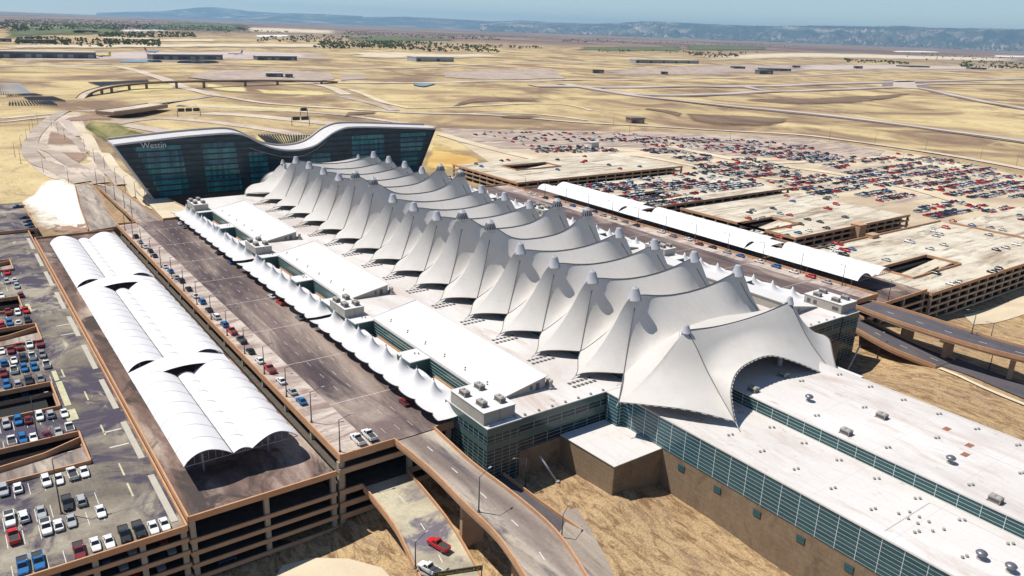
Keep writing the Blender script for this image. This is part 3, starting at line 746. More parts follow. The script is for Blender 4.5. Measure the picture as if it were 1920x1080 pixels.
# ------------------------------------------------------------------ kerbside canopies (small peaks)
def kerb(side,segs,sname):
    for si,(ya,n) in enumerate(segs):
        t=thing('kerbside_canopy','white scalloped kerbside canopy of small peaks, %s stretch along the %s drop-off road'%(('nearest','middle','farthest')[si],sname),'canopy','kerbside canopies',(side*79,ya,28))
        for k in range(n):
            m=MB(); yc=ya+9.15*k+4.575; px=-79.9
            def fn(u,v):
                # u: across (outer to inner), v: along bay
                s=2*v-1
                xo=-85.6-1.15*abs(math.sin(s*math.pi/2))**.65; xi=-75.6+.5*abs(math.sin(s*math.pi/2))
                x=xo+(xi-xo)*u
                e=31.3-.5*math.sin(math.pi*u)-.25*(1-abs(s))
                r_=math.hypot((x-px)/1.0,s*4.575)
                z=e+5.5*math.exp(-(r_/1.5)**.9)
                return (side*-x-side*79*1,yc+s*4.575-ya,z-28)
            m.grid(fn,30,24,0,flip=(side<0))
            m.done('fabric_peak',M_kerb,t)
            m=MB(); P=[Vector(fn(0,j/10)) for j in range(11)]
            m.tube([p+Vector((0,0,-.05)) for p in P],.12,4)
            m.tube([(side*(px)*-1-side*79,yc-ya,0),(side*px*-1-side*79,yc-ya,8.0)],.16,6)
            m.done('canopy_post',M_cable,t)
for sd,nm in ((-1,'left'),(1,'right')): kerb(sd,[(2.2,9),(87,8),(164,11)],nm)

# ------------------------------------------------------------------ helpers for road decks and garages
def rail_wall(m,P,h=.9,w=.32,mi=0,drop=0.):
    """parapet whose top follows P"""
    for i in range(len(P)-1):
        a=Vector(P[i]);b=Vector(P[i+1]); d=(b-a); d.z=0
        if d.length<1e-6: continue
        d.normalize(); n=Vector((-d.y,d.x,0))*w/2; e=d*.02
        z=Vector((0,0,-(h+drop)))
        m.hexa([a-e-n+z,a-e+n+z,b+e+n+z,b+e-n+z],[a-e-n,a-e+n,b+e+n,b+e-n],mi)
def deck_ramp(name,label,L,Rr,mat,cat='ramp',th=1.2,ph=.9,piers=(),grp=None,zg=9,walls=(1,1),k=5,side=None):
    t=thing(name,label,cat,grp,loc=(L[0][0],L[0][1],L[0][2]-ph))
    o_=Vector(t.location)
    sh=lambda P:[Vector(p)-o_ for p in P]
    L2=sh(smooth(L,k)); R2=sh(smooth(Rr,k))
    m=MB(); n=len(L2)
    b=len(m.v)
    for i in range(n):
        for j in range(5):
            p=L2[i].lerp(R2[i],j/4); m.v.append((p.x,p.y,p.z-ph))
    for i in range(n-1):
        for j in range(4): m.face((b+i*5+j,b+i*5+j+1,b+(i+1)*5+j+1,b+(i+1)*5+j),None,0)
    m.done('deck',mat,t)
    m=MB(); acc=0.
    for i in range(n-1):
        a0=L2[i].lerp(R2[i],.5); a1=L2[i+1].lerp(R2[i+1],.5); acc+=(a1-a0).length
        if acc>10:
            acc=0; d_=(a1-a0).normalized()*1.3; up_=Vector((0,0,-ph+.03)); c0=(a0+a1)/2
            m.bar(c0-d_+up_,c0+d_+up_,.22,.02)
    if m.v: m.done('lane_dashes',M_wmark,t)['kind']='stuff'
    m=MB()
    for i in range(n-1):
        a,b_,c,d=[Vector((p.x,p.y,p.z-ph-.03)) for p in (L2[i],R2[i],R2[i+1],L2[i+1])]
        dz=Vector((0,0,-th)); m.hexa([a+dz,b_+dz,c+dz,d+dz],[a,b_,c,d])
    m.done('slab',side or M_tanside,t)
    for w_,P in zip(walls,(L2,R2)):
        if w_:
            m=MB(); rail_wall(m,P,ph+.5); m.done('parapet',M_orange,t)
    for f_ in piers:
        i=int(f_*(n-1)); a=L2[i];b_=R2[i]; c=(a+b_)/2
        m=MB(); dd=(b_-a).normalized(); 
        m.bar(Vector((c.x,c.y,zg-o_.z)),Vector((c.x,c.y,c.z-ph-th-1.2)),5.2,1.6,0,up=(-dd.y,dd.x,0))
        m.bar(Vector((a.x,a.y,c.z-ph-th-.6))+dd*1.2,Vector((b_.x,b_.y,c.z-ph-th-.6))-dd*1.2,1.6,1.2)
        m.done('pier',M_tanside,t)
    return t
def strips(x0,x1,y0,y1,holes):
    ys=sorted({y0,y1}|{h[2] for h in holes}|{h[3] for h in holes}); ys=[y for y in ys if y0<=y<=y1]; out=[]
    for a,b in zip(ys,ys[1:]):
        seg=[(x0,x1)]
        for hx0,hx1,hy0,hy1 in holes:
            if hy0<(a+b)/2<hy1:
                ns=[]
                for s0,s1 in seg:
                    if hx1<=s0 or hx0>=s1: ns.append((s0,s1)); continue
                    if hx0>s0: ns.append((s0,hx0))
                    if hx1<s1: ns.append((hx1,s1))
                seg=ns
        for s0,s1 in seg: out.append((s0,s1,a,b))
    return out
def garage(name,label,x0,x1,y0,y1,zt,zb,mat,faces='SWNE',holes=(),pitch=3.15,col=9.15,cat='parking garage',grp=None,nl=4,first=None,wh=1.0,gapcol=None):
    t=thing(name,label,cat,grp,loc=((x0+x1)/2,(y0+y1)/2,zb)); o_=Vector(t.location)
    def D(m,n,ma,par=None):
        o=m.done(n,ma); o.parent=par or t
        if not par: o.location=-o_
        return o
    zd=zt-wh
    m=MB()
    for a,b,c,d in strips(x0,x1,y0,y1,holes): m.box(a,b,c,d,zd-.45,zd,0)
    D(m,'rooftop_deck',mat)
    levels=[zt-(first or pitch)-pitch*i for i in range(nl)]
    m=MB()
    for z in levels:
        for a,b,c,d in strips(x0+.5,x1-.5,y0+.5,y1-.5,holes if z>levels[0]-.1 else ()): m.box(a,b,c,d,z-wh-.4,z-wh)
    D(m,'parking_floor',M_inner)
    m=MB(); m.box(x0+16,x1-16,y0+14,y1-14,zb-2,levels[0]-wh-.5); D(m,'shade_core',M_shade)  # added core block, coloured near-black to paint the shade between floors
    edges={'S':((x0,y0),(x1,y0)),'E':((x1,y0),(x1,y1)),'N':((x1,y1),(x0,y1)),'W':((x0,y1),(x0,y0))}
    for f_ in faces:
        a,b=edges[f_]
        for i,z in enumerate([zt]+levels):
            if z<zb-1: continue
            m=MB(); rail_wall(m,[(a[0],a[1],z),(b[0],b[1],z)],1.0 if i else 1.45,.4); D(m,'spandrel',M_orange if i==0 else M_tanside)
        m=MB(); L=math.hypot(b[0]-a[0],b[1]-a[1]); n=max(1,round(L/col)); dx,dy=(b[0]-a[0])/L,(b[1]-a[1])/L
        nx_,ny_=-dy,dx
        for i in range(n+1):
            m=MB(); c=min(max(L*i/n,.7),L-.7); cx=a[0]+dx*c+nx_*.75; cy=a[1]+dy*c+ny_*.75
            m.box(cx-.55,cx+.55,cy-.55,cy+.55,zb-3,zt-1.45); D(m,'column',M_col)
    for (hx0,hx1,hy0,hy1) in holes:
        loop=[(hx0,hy0),(hx1,hy0),(hx1,hy1),(hx0,hy1),(hx0,hy0)]
        m=MB(); rail_wall(m,[(a,b,zt) for a,b in loop],1.4,.4); D(m,'ramp_well_wall',M_orange)
        m=MB(); rail_wall(m,[(a,b,levels[0]) for a,b in loop],1.35,.4)
        D(m,'ramp_well_band',M_tanside)
    return t,D

# ------------------------------------------------------------------ upper departures decks
M_dash=plain('worn_white_paint',(.40,.36,.33),.85,var=.35,vs=.4)
def updeck(sx,x1,name):
    x0=81.2
    t=thing('elevated_road','wide elevated drop-off road on the %s of the terminal, under the small white peaks'%name,'elevated road',None,loc=(sx*97,135,28))
    def D(m,n,ma): o=m.done(n,ma); o.parent=t; o.location=-Vector(t.location); return o
    A,B=(x0,x1-9) ; s=lambda a,b:(min(sx*a,sx*b),max(sx*a,sx*b))
    m=MB(); a,b=s(72,B); m.box(a,b,4,262,26.8,28); D(m,'carriageway',M_deck)
    m=MB(); a,b=s(B,x1-.3); m.box(a,b,4,262,26.8,28.0); D(m,'drop_lane',M_deckL)
    m=MB(); rail_wall(m,[(sx*x1,4,28.9),(sx*x1,262,28.9)],2.0,.35); D(m,'parapet',M_orange)
    m=MB(); rail_wall(m,[(sx*x1,4.15,28.9),(sx*98.2,4.15,28.9)],2.0,.35); D(m,'parapet',M_orange)
    m=MB(); rail_wall(m,[(sx*87,4.15,28.9),(sx*80.5,4.15,28.9)],2.0,.35); D(m,'parapet',M_orange)
    m=MB(); rail_wall(m,[(sx*x1,261.8,28.9),(sx*103.8,261.8,28.9)],1.6,.35); D(m,'parapet',M_orange)
    m=MB(); rail_wall(m,[(sx*91.5,261.8,28.9),(sx*74,261.8,28.9)],1.6,.35); D(m,'parapet',M_orange)
    for i in range(15):
        y=5.2+i*17.9
        m=MB(); m.box(sx*(x1-.8)-.5,sx*(x1-.8)+.5,y-.5,y+.5,8,26.7); D(m,'column',M_col)
    m=MB(); a,b=s(x1-2.8,x1-2.5)
    for i in range(56):
        m.box(a,b,8+i*4.5,8+i*4.5+2.6,28.0,28.02)
    for lx in (90.2,94.0,97.8):
        for i in range(26): m.box(sx*lx-.09,sx*lx+.09,9+i*9.6,9+i*9.6+3,28.0,28.02)
    D(m,'lane_dashes',M_dash)['kind']='stuff'
    m=MB(); a,b=s(71.3,81.4); m.box(a,b,8.4,262,27.95,28.15); D(m,'kerb',M_wmark if 0 else plain('sidewalk',(.42,.37,.32),.85,var=.15))
    return t
updeck(-1,112.3,'left'); updeck(1,121.5,'right')
def underdeck(sx,xin,xout,gap,name):
    t=thing('lower_road_storeys','dark open lower storeys under the near end of the %s upper road'%name,'road structure',None,loc=(sx*(xin+xout)/2,60,15))
    def D(m,n,ma): o=m.done(n,ma); o.parent=t; o.location=-Vector(t.location); return o
    a,b=sorted((sx*xin,sx*xout))
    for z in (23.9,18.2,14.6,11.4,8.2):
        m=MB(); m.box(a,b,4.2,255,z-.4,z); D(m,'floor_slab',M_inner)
    m=MB(); m.box(a+.3,b-.3,13,250,6,23.4); D(m,'shade_core',M_shade)  # added block behind the openings; its black colour paints the shade under the road
    for z in (25.1,19.4,15.9,12.7,9.3):
        spans=[(a,b)]
        if gap and z==19.4: spans=[(a,gap[0]),(gap[1],b)]
        if z==25.1: spans=[(a,gap[1]+3)] if sx<0 else [(a+14,b)]
        for c,d in spans:
            m=MB(); rail_wall(m,[(c,3.9,z),(d,3.9,z)],1.4,.4); D(m,'spandrel',M_tanside)
    for x in (a+.7,a+(b-a)*.45 if not gap else gap[1]+1.2,b-.7):
        m=MB(); m.box(x-.6,x+.6,4.2,5.4,6,26.7); D(m,'column',M_col)
underdeck(-1,81.4,112.9,(-107.0,-94.8),'left'); underdeck(1,81.4,121.8,(88,104),'right')
# ------------------------------------------------------------------ platforms with vaulted canopies
garage('canopy_platform','long raised platform of brown stained concrete on the left carrying the vaulted canopies',-147,-113.6,3.8,266,25.2,7.5,M_plat,faces='SWN',pitch=3.15,nl=5,first=5.8,col=15,cat='platform')
garage('canopy_platform','raised platform on the right between the elevated road and the garages, with vaulted canopies',123.2,158.4,2,262,25.2,7.5,M_plat,faces='SN',pitch=3.15,nl=4,first=4.5,col=15,cat='platform')
m=MB()
for i in range(17): m.box(-115.6,-115.0,30+i*13.6,30+i*13.6+5.5,24.2,24.5)
def vault(x0,y0,y1,w1,w2,w3,hoops,label,ze=29.8,zd=24.2,step=7.3):
    t=thing('vaulted_canopy',label,'canopy',None,loc=(x0,y0,zd)); o_=Vector(t.location)
    e=[x0,x0+w1,x0+w1+w2,x0+w1+w2+w3]; W=w1+w2+w3
    def prof(x,a,b,h,sk):
        s=(x-a)/(b-a); s=max(0,min(1,s)); s2=s**sk; return h*math.sin(math.pi*s2)**.85
    segs=[]; ys=[y0]
    for h0,h1 in hoops: segs.append((ys[-1],h0)); ys.append(h1)
    segs.append((ys[-1],y1))
    for (a,b) in segs:
        n=max(1,round((b-a)/step))
        for bi,(xa,xb,h,sk) in enumerate(((e[0],e[1],2.7,.85),(e[1],e[2],.85,1),(e[2],e[3],2.6,1.1))):
            m=MB()
            def fn(u,v):
                x=xa+(xb-xa)*u; y=a+(b-a)*v
                f_=abs(math.sin(math.pi*v*n)); 
                bul=.16*(f_**.6)*math.sin(math.pi*u) if bi!=1 else .05*f_
                edge=0.
                if bi==2 and u>.8: edge=.45*(f_**.5)*(u-.8)/.2
                return (x+edge-o_.x,y-o_.y,ze+prof(x,xa,xb,h,sk)+bul-o_.z)
            m.grid(fn,14,n*8,0)
            m.done('vault_fabric',M_vault,t)
            m=MB()
            for i in range(n+1):
                P=[]
                for j in range(15):
                    p=Vector(fn(j/14,i/n)); P.append(p+Vector((0,0,.03)))
                m.tube(P,.045,4,cap=False)
            s=m.done('seam',M_cap,t); s['kind']='stuff'
        m=MB(); m.tube([(e[1]-o_.x,a-o_.y,ze+.12-o_.z),(e[1]-o_.x,b-o_.y,ze+.12-o_.z)],.12,5); m.done('valley_gutter',M_cable,t)
    for h0,h1 in hoops:
        m=MB()
        def fh(u,v):
            x=e[0]+W*u; s=2*u-1
            return (x-o_.x,h0+(h1-h0)*v-o_.y,ze+2.75*(1-s*s)-o_.z)
        m.grid(fh,30,8,0); m.done('cross_arch',M_vault,t)
    for yy in (y0,):
        for xa,xb,h,sk in ((e[0],e[1],2.7,.85),(e[1],e[2],.85,1),(e[2],e[3],2.6,1.1)):
            m=MB(); P=[Vector((xa+(xb-xa)*j/14-o_.x,0,ze+prof(xa+(xb-xa)*j/14,xa,xb,h,sk)-o_.z)) for j in range(15)]
            m.tube(P,.1,5); m.tube([P[0],P[-1]],.1,5)
            for j in (3,5,7,9,11): m.tube([P[j],(P[j].x,0,P[0].z)],.06,4)
            m.done('end_truss',M_cap,t)
    yy=y0+5.6
    while yy<y1-2:
        for xc in ((e[0]+e[1])/2,(e[2]+e[3])/2):
            m=MB(); X=xc-o_.x;Y_=yy-o_.y
            m.tube([(X,Y_,0),(X,Y_,ze-zd+.3)],.24,8,r1=.16)
            for zz in (3.6,4.2,4.8): m.bar((X-.8,Y_,zz),(X+.8,Y_,zz),.1,.08)
            m.tube([(X,Y_,4.6),(X-1.9,Y_-5.2,ze-zd+2.2)],.09,5); m.tube([(X,Y_,4.6),(X+1.9,Y_-2,ze-zd+2.)],.09,5)
            m.done('canopy_mast',M_polel,t)
        yy+=22
    return t
vault(-144.2,16.3,233,10.9,4.4,11.1,[(66,75),(152,162)],'three-bay white vaulted fabric canopy over the brown platform on the left')
vault(126.8,16.3,236,10.9,4.4,11.1,[(66,75),(152,162)],'three-bay white vaulted fabric canopy beyond the tents on the right')

# ------------------------------------------------------------------ garages
LH=[(-262,-161.4,78,96),(-262,-161.4,168.5,184.5),(-262,-159.5,43,60),(-262,-159.5,133,150),(-262,-159.5,224,240)]
lot,LD=garage('parking_garage','parking garage at the left edge with cars on its stained grey roof and ramp wells',-262,-147.4,4,290,23.2,7,M_lot,faces='SE',holes=LH,nl=5)
for (y0_,y1_) in ((43,60),(133,150),(224,240)):
    m=MB(); x0_=-159.6
    yy0=y0_+.4;yy1=y0_+9.5
    m.hexa([(-262,yy0,13),(-262,yy1,13),(x0_,yy1,21.8),(x0_,yy0,21.8)],[(-262,yy0,13.4),(-262,yy1,13.4),(x0_,yy1,22.2),(x0_,yy0,22.2)]); LD(m,'ramp_floor',M_ramp)
    m=MB(); rail_wall(m,[(-159.6,y0_+13.5,23.2),(-168,y0_+10,22.9),(-262,y0_+9.8,15.0)],1.5,.35); LD(m,'ramp_wall',M_orange)
m=MB()
for p in [(-154.28,82.83,22.2),(-154.09,59.22,22.2),(-154,36.32,22.2),(-154.15,26.14,22.2),(-157.51,102.62,22.2)]:
    m.box(p[0]-.2,p[0]+.2,p[1]-3.2,p[1]+3.2,22.2,22.23)
LD(m,'lane_dashes',M_pmark)['kind']='stuff'
m=MB()
for (a,b,c,d) in ((-160.2,-158.6,79,97),(-160.2,-159.0,98,106),(-160.2,-158.8,166,176),(-161,-158.2,69,76)): m.box(a,b,c,d,22.2,22.23)
LD(m,'hatched_marking',M_pmark)
m=MB()
for i,(px_,py_) in enumerate(((-152.2,57.5),(-152.2,48.5),(-151.5,146),(-151.5,136))): m.box(px_-2.2,px_+2.2,py_-.25,py_+.25,22.2,22.23)
LD(m,'stop_line',M_wmark)['kind']='stuff'
m=MB()
for i in range(9): m.box(-149.6,-148.2,8+i*31,8+i*31+22,22.2,22.32)
LD(m,'edge_walk',plain('pale_walk',(.42,.40,.34),.85,var=.12))['kind']='stuff'
garage('parking_garage','far left garage block with dark blue cars along its right wall',-240,-143.6,290.6,362,23.9,12,M_lot,faces='SE',nl=2)
RG=[]
for (a,b,c,d,hl,lab,xx) in ((159,311,-.3,71,[(175,221,16.6,34)],'nearest right-hand garage with pale roof and open four-storey near wall',0),
    (190,309,89,172,[(182+8,222,109,128)],'second right-hand garage with dense cars around its ramp well',0),
    (160,315,181,262,[(178,222,200,218)],'third right-hand garage roof crowded with parked cars',0),
    (146,315,283,368,[(177,221,326,346)],'farthest right-hand garage with brown open storeys and a nearly empty roof',0)):
    g_,GD=garage('parking_garage',lab,a,b,c,d,24,8,M_rlot,faces='SWN' if c<0 else 'SW',holes=hl,nl=4,cat='parking garage',grp=None)
    hx0,hx1,hy0,hy1=hl[0]
    m=MB(); m.hexa([(hx0+.5,hy0+4,18.6),(hx1-.5,hy0+4,22),(hx1-.5,hy1-5,22),(hx0+.5,hy1-5,18.6)],[(hx0+.5,hy0+4,19),(hx1-.5,hy0+4,22.9),(hx1-.5,hy1-5,22.9),(hx0+.5,hy1-5,19)]); GD(m,'ramp_floor',M_rlot)
    m=MB(); m.box(hx0,hx1,hy0,hy1,14.9,15.0); GD(m,'well_floor',M_inner)
    m=MB(); yy=c+9
    while yy<d-6:
        if not(hy0-1<yy<hy1+1): m.box(a+8,b-6,yy-.12,yy+.12,23.0,23.02)
        else: m.box(hx1+2,b-6,yy-.12,yy+.12,23.0,23.02)
        yy+=16.
    GD(m,'bay_line',M_wmark)['kind']='stuff'
    if hl: 
        m=MB(); rail_wall(m,[(hx0+2,hy0+4,20.2),(hx1-14,hy0+4,23.3)],1.3,.35); GD(m,'ramp_wall',M_orange)
m=MB(); 
garage('parking_garage','outer garage block at the right edge with tan open storeys',311.8,420,-8,66,24,8,M_rlot,faces='SW',nl=4)
t=thing('stair_tower','low tan stair head on the far wall of the nearest right-hand garage','stair head',None,loc=(233,70,23)); m=MB(); m.box(-3.5,3.5,-2,2.2,0,1.9); m.done('head',M_orange,t); m=MB(); m.box(-3.7,3.7,-2.2,2.4,1.9,2.1); m.done('cover',M_tanside,t)
t=thing('stair_tower','tan stair head jutting from the second right-hand garage near wall','stair head',None,loc=(250,88.4,15)); m=MB(); m.box(-3.5,3.5,-3,3,0,9.6); m.done('head',M_tanside,t); m=MB(); m.box(-3.7,3.7,-3.2,3.2,9.6,9.9); m.done('cover',M_orange,t)

# ------------------------------------------------------------------ ramps
deck_ramp('road_ramp','long curving ramp leaving the near end of the left drop-off road',[(-97.99,4.39,28.9),(-97.48,-12,28.9),(-98.28,-27.53,28.9),(-98.8,-41,28.9),(-101.64,-54.36,28.9),(-104.66,-66.4,28.9)],[(-86.72,4.47,28.9),(-87.79,-14.9,28.9),(-87.3,-29.55,28.9),(-87.93,-45.8,28.9),(-91.85,-60.14,28.9),(-96.65,-72.53,28.9)],M_ramp,piers=(.33,.62,.9),zg=8)
deck_ramp('road_ramp','lower curving ramp with a red pickup, coming out of the open storeys on the left',[(-107,3.46,19.4),(-108.06,-14.35,19.2),(-110.6,-27.49,18.7),(-112.95,-39.65,17.8)],[(-94.71,3.27,19.4),(-96.75,-17.76,19.2),(-99.63,-33.27,18.7),(-102.66,-46.52,17.8)],M_rampY,piers=(.5,),zg=7)
CR_=[(-79.43,0.59,22),(-75.95,-10.58,20),(-73.67,-19.35,18),(-71.95,-28.18,16.6),(-70.18,-35.14,15.3)]
CL_=[(p[0]-8.5,p[1]-1.5,p[2]) for p in CR_]
deck_ramp('road_ramp','narrow dark ramp hugging the corner tower below the big left ramp',CL_,CR_,M_dkroad,piers=(),zg=9)
deck_ramp('road_ramp','upper curving ramp leaving the right drop-off road past the nearest right garage',[(100.23,0.92,28.9),(98.87,-7.31,28.9),(97.41,-18.91,28.9),(97.28,-33.48,28.9),(98.2,-46.49,28.9),(100.71,-58.62,28.9),(103.73,-69.98,28.9)],[(111.15,0.67,28.9),(112.41,-10.81,28.9),(112.54,-22.35,28.9),(111.68,-33.69,28.9),(111.13,-44.15,28.9),(111.81,-54.19,28.9),(113.02,-65.1,28.9)],M_dkroad,piers=(.3,.52,.8),zg=8)
deck_ramp('road_ramp','lower dark ramp beneath the right ramp, dropping to the dry grass',[(91.29,-4.37,23.6),(90.35,-8.02,23.3),(88.32,-21.57,21.8),(91.69,-36.14,19.5)],[(106.75,4.08,23.6),(105.3,-0.02,23.3),(102.28,-19.54,21.8),(104.53,-36.71,19.5)],M_dkroad,piers=(),zg=9)
LBL=[(-124.36,267.56,26),(-122.04,293.04,26.2),(-119.02,329.39,26.6),(-113.36,382.45,27.2)]; LBR=[(-109.37,271.85,26),(-108.71,302.59,26.2),(-106.32,338.81,26.6),(-104.21,381.84,27.2)]
deck_ramp('road_ramp','left far ramp running from the platform end up to the loop road',LBL,LBR,M_ramp,piers=(.15,.5),zg=12)
deck_ramp('road_ramp','far ramp from the left drop-off road toward the loop, beside the hotel',[(-103.76,258.64,28.9),(-103.46,281.64,28.8),(-103.59,306.33,28.7),(-103.23,364.44,27.9)],[(-91.98,258.11,28.9),(-92.28,281.38,28.8),(-92.79,305.38,28.7),(-93.72,369.06,27.9)],M_ramp,piers=(.2,.6),zg=14)
# retaining strip and embankment between the hotel and the deck end
t=thing('retaining_wall','pale sloped bank with tan retaining wall between far ramp and hotel','retaining wall',None,loc=(-84,290,24))
m=MB(); m.hexa([(-90.8-0+84,-27,2),(-73+84,-27,2),(-80+84,60,2),(-86+84,60,2)],[(-6.8,-27,4.4),(11,-27,4.4),(4,60,3.5),(-2,60,3.5)]); m.done('bank',M_cream,t)
m=MB(); rail_wall(m,[(-6.8,-27.3,4.9),(11.2,-27.3,4.9),(4.4,60,3.9)],1.8,.4); m.done('parapet',M_tanside,t)

# ------------------------------------------------------------------ hotel
hot=thing('hotel_building','dark glass hotel with a dipping saddle roofline and leaning ends behind the tents','hotel',None,loc=(0,325,20))
def H_(mb,name,mats,par=None):
    o=mb.done(name,mats); o.parent=par or hot
    if not par: o.location=(0,-325,-20)
    return o
TOP=[(-100.5,59.3),(-84,60.6),(-65.9,61.9),(-50,62.6),(-41,62.8),(-35,62.4),(-29,60.6),(-22,56.6),(-15.4,53.4),(-8,51.4),(-1.8,50.8),(5,51.1),(11,52.3),(16.1,54.6),(23.4,59.3),(30.5,62.2),(37.6,63.1),(52.5,62.6),(75,61.2),(99.8,59.6)]
TOPS=[(p.x,p.y) for p in smooth([(a,b,0) for a,b in TOP],4)]
zb_=27.5
def xl(z): return -100.5+(59.3-z)*(17.3/31.5)
def xr(z): return 99.8-(59.6-z)*(14.6/31.5)
yf,yb=317,332.5
F_hotel=facade('hotel_dark_wall',[(20,'g')],20,64,3.3,3.22,(.02,.022,.025),lw=.05,lh=.4,glass=((.014,.036,.050),(.024,.058,.078)),rough=.3)
m=MB(); top=TOPS
poly=[(xl(zb_),zb_)]+[(xr(zb_),zb_)]+[(x,z-1.0) for x,z in top[::-1]]
m.poly([(x,yf,z) for x,z in poly],[(x+200,z) for x,z in poly])
m.poly([(x,yb,z) for x,z in poly[::-1]],[(x+200,z) for x,z in poly[::-1]])
H_(m,'facade',F_hotel)
m=MB(); m.hexa([(xl(16),yf,14),(xr(16),yf,14),(xr(16),yb,14),(xl(16),yb,14)],[(xl(zb_),yf,zb_),(xr(zb_),yf,zb_),(xr(zb_),yb,zb_),(xl(zb_),yb,zb_)]); H_(m,'base_wall',M_darktrim)
# end walls, leaning outwards
for s_,fx,tz in ((-1,xl,58.5),(1,xr,58.8)):
    m=MB(); a,b=fx(zb_),fx(tz); d=s_*.5
    m.hexa([(a,yf-.5,zb_),(a+d,yf-.5,zb_),(a+d,yb+.5,zb_),(a,yb+.5,zb_)],[(b,yf-.5,tz),(b+d,yf-.5,tz),(b+d,yb+.5,tz),(b,yb+.5,tz)]); H_(m,'end_wall',M_trim if s_<0 else M_darktrim)
m=MB(); n=len(top)
for i in range(n-1):
    (xa,za),(xb,zb2)=top[i],top[i+1]
    m.hexa([(xa,yf-1.2,za-1.0),(xb,yf-1.2,zb2-1.0),(xb,yb+.6,zb2-1.0),(xa,yb+.6,za-1.0)],[(xa,yf-1.2,za),(xb,yf-1.2,zb2),(xb,yb+.6,zb2),(xa,yb+.6,za)])
H_(m,'curved_roof',stain('hotel_roof_metal',[(.3,(.50,.48,.48)),(.7,(.60,.58,.57))],scale=.15,fine=.05,rough=.55,joint=[(0,3.0,.12,(.4,.38,.37))]))
m=MB()
for i in range(n-1):
    (xa,za),(xb,zb2)=top[i],top[i+1]
    m.hexa([(xa,yb-.6,za),(xb,yb-.6,zb2),(xb,yb+.8,zb2),(xa,yb+.8,za)],[(xa,yb-.6,za+1.1),(xb,yb-.6,zb2+1.1),(xb,yb+.8,zb2+1.1),(xa,yb+.8,za+1.1)])
H_(m,'roof_upstand',M_unit)
# dark soffit hoop under the dip
m=MB(); P=[(x,yf-.3,z) for x,z in ((-28,53.4),(-20,50.2),(-10,47.2),(-2,46.2),(6,46.8),(14,50.2),(21,55.0))]; m.tube(smooth(P,5),.22,5); H_(m,'curved_trim',M_unit)
M_teal=[facade('hotel_teal_window_%d'%i,[(20,'g')],20,64,1.65,9.,(.02,.05,.055),lw=.12,lh=.02,glass=g,rough=.12) for i,g in enumerate((((.018,.12,.14),(.04,.24,.26)),((.014,.06,.11),(.03,.16,.21))))]
CLU=[(-94,-69),(-56,-36),(-28.5,-17),(30,42),(52,78),(84,97)]
cl=[(-91,-66.5,0),(-55,-36.5,0),(-29,-19,1),(10,23,1),(38,61,0),(73,93,0)]
ci=0
for fl in range(10):
    z=28.9+fl*3.22-.0
    for a,b,k_ in cl:
        if k_==1 and fl>6: continue
        f_=fl/9
        aa=a+( (1-f_)*(11 if a<-80 else 1.5 if a<0 else 0) ); bb=b+((1-f_)*(3.0 if b<0 else 0))-((1-f_)*(9 if b>85 else 0))
        zt_=z+2.35
        topz=min(interp(TOPS,aa),interp(TOPS,bb))
        if zt_>topz-3.0: continue
        aa=max(aa,xl(z)+1.5); bb=min(bb,xr(z)-1.0)
        m=MB(); y=yf-.08
        m.poly([(aa,y,z),(bb,y,z),(bb,y,zt_),(aa,y,zt_)],[(aa+200,z),(bb+200,z),(bb+200,zt_),(aa+200,zt_)])
        H_(m,'window_band',M_teal[(fl+k_+ci)%3==0])
        ci+=1
m=MB()
for fl in range(11):
    z=28.1+fl*3.22
    x=-99
    a=xl(z)+.3
    # ledges follow the facade up to the roof line
    seg=[]; xs=[a+(xr(z)-.3-a)*i/80 for i in range(81)]
    run=None
    for x in xs:
        ok=interp(TOPS,x)-1.2>z+.5
        if ok and run is None: run=x
        if (not ok or x==xs[-1]) and run is not None:
            m.box(run,x,yf-.45,yf+.0,z,z+.22); run=None
H_(m,'floor_ledge',plain('dark_ledge',(.03,.034,.042),.5))
fc=bpy.data.curves.new('lettering','FONT'); fc.body='Westin'; fc.size=5.6; fc.extrude=.15
fo=bpy.data.objects.new('lettering',fc); COL.objects.link(fo)
bpy.context.view_layer.update()
dg=bpy.context.evaluated_depsgraph_get(); me=bpy.data.meshes.new_from_object(fo.evaluated_get(dg)); bpy.data.objects.remove(fo)
so=bpy.data.objects.new('sign_lettering',me); COL.objects.link(so); me.materials.clear(); me.materials.append(plain('sign_white',(.62,.62,.62),.5)); so.parent=hot; so.rotation_euler=(R(90),0,R(0)); so.location=(-87.0,yf-.5-325,56.1-20); so.scale=(.8,.8,1)
M_text=MT['sign_white']

# clearance sign over the lower ramp
def text_mesh(body,size,ext=.03):
    fc=bpy.data.curves.new('tmp','FONT'); fc.body=body; fc.size=size; fc.extrude=ext; fo=bpy.data.objects.new('tmp',fc); COL.objects.link(fo)
    bpy.context.view_layer.update(); me=bpy.data.meshes.new_from_object(fo.evaluated_get(bpy.context.evaluated_depsgraph_get())); bpy.data.objects.remove(fo); return me
pa,pb=Vector((-111.59,-37.33,22.2)),Vector((-102.15,-40.88,22.2))
t=thing('clearance_sign','dark overhead clearance sign with yellow letters across the lower ramp','sign',None,loc=tuple(pa))
d=pb-pa; ang=math.atan2(d.y,d.x); t.rotation_euler=(0,0,ang); Ls=d.length
m=MB(); m.box(0,Ls,-.12,.12,-.55,.55); m.done('board',M_darktrim,t)
for X in (.2,Ls-.2):
    m=MB(); m.tube([(X,0,-4.2),(X,0,.6)],.14,6); m.done('post',M_cable,t)
me=text_mesh("Maximum Clearance 8'-2\"",.72); me.materials.append(plain('sign_yellow',(.62,.52,.06),.6)); o=bpy.data.objects.new('lettering',me); COL.objects.link(o); o.parent=t; o.rotation_euler=(R(90),0,0); o.location=(1.0,-.16,-.25)
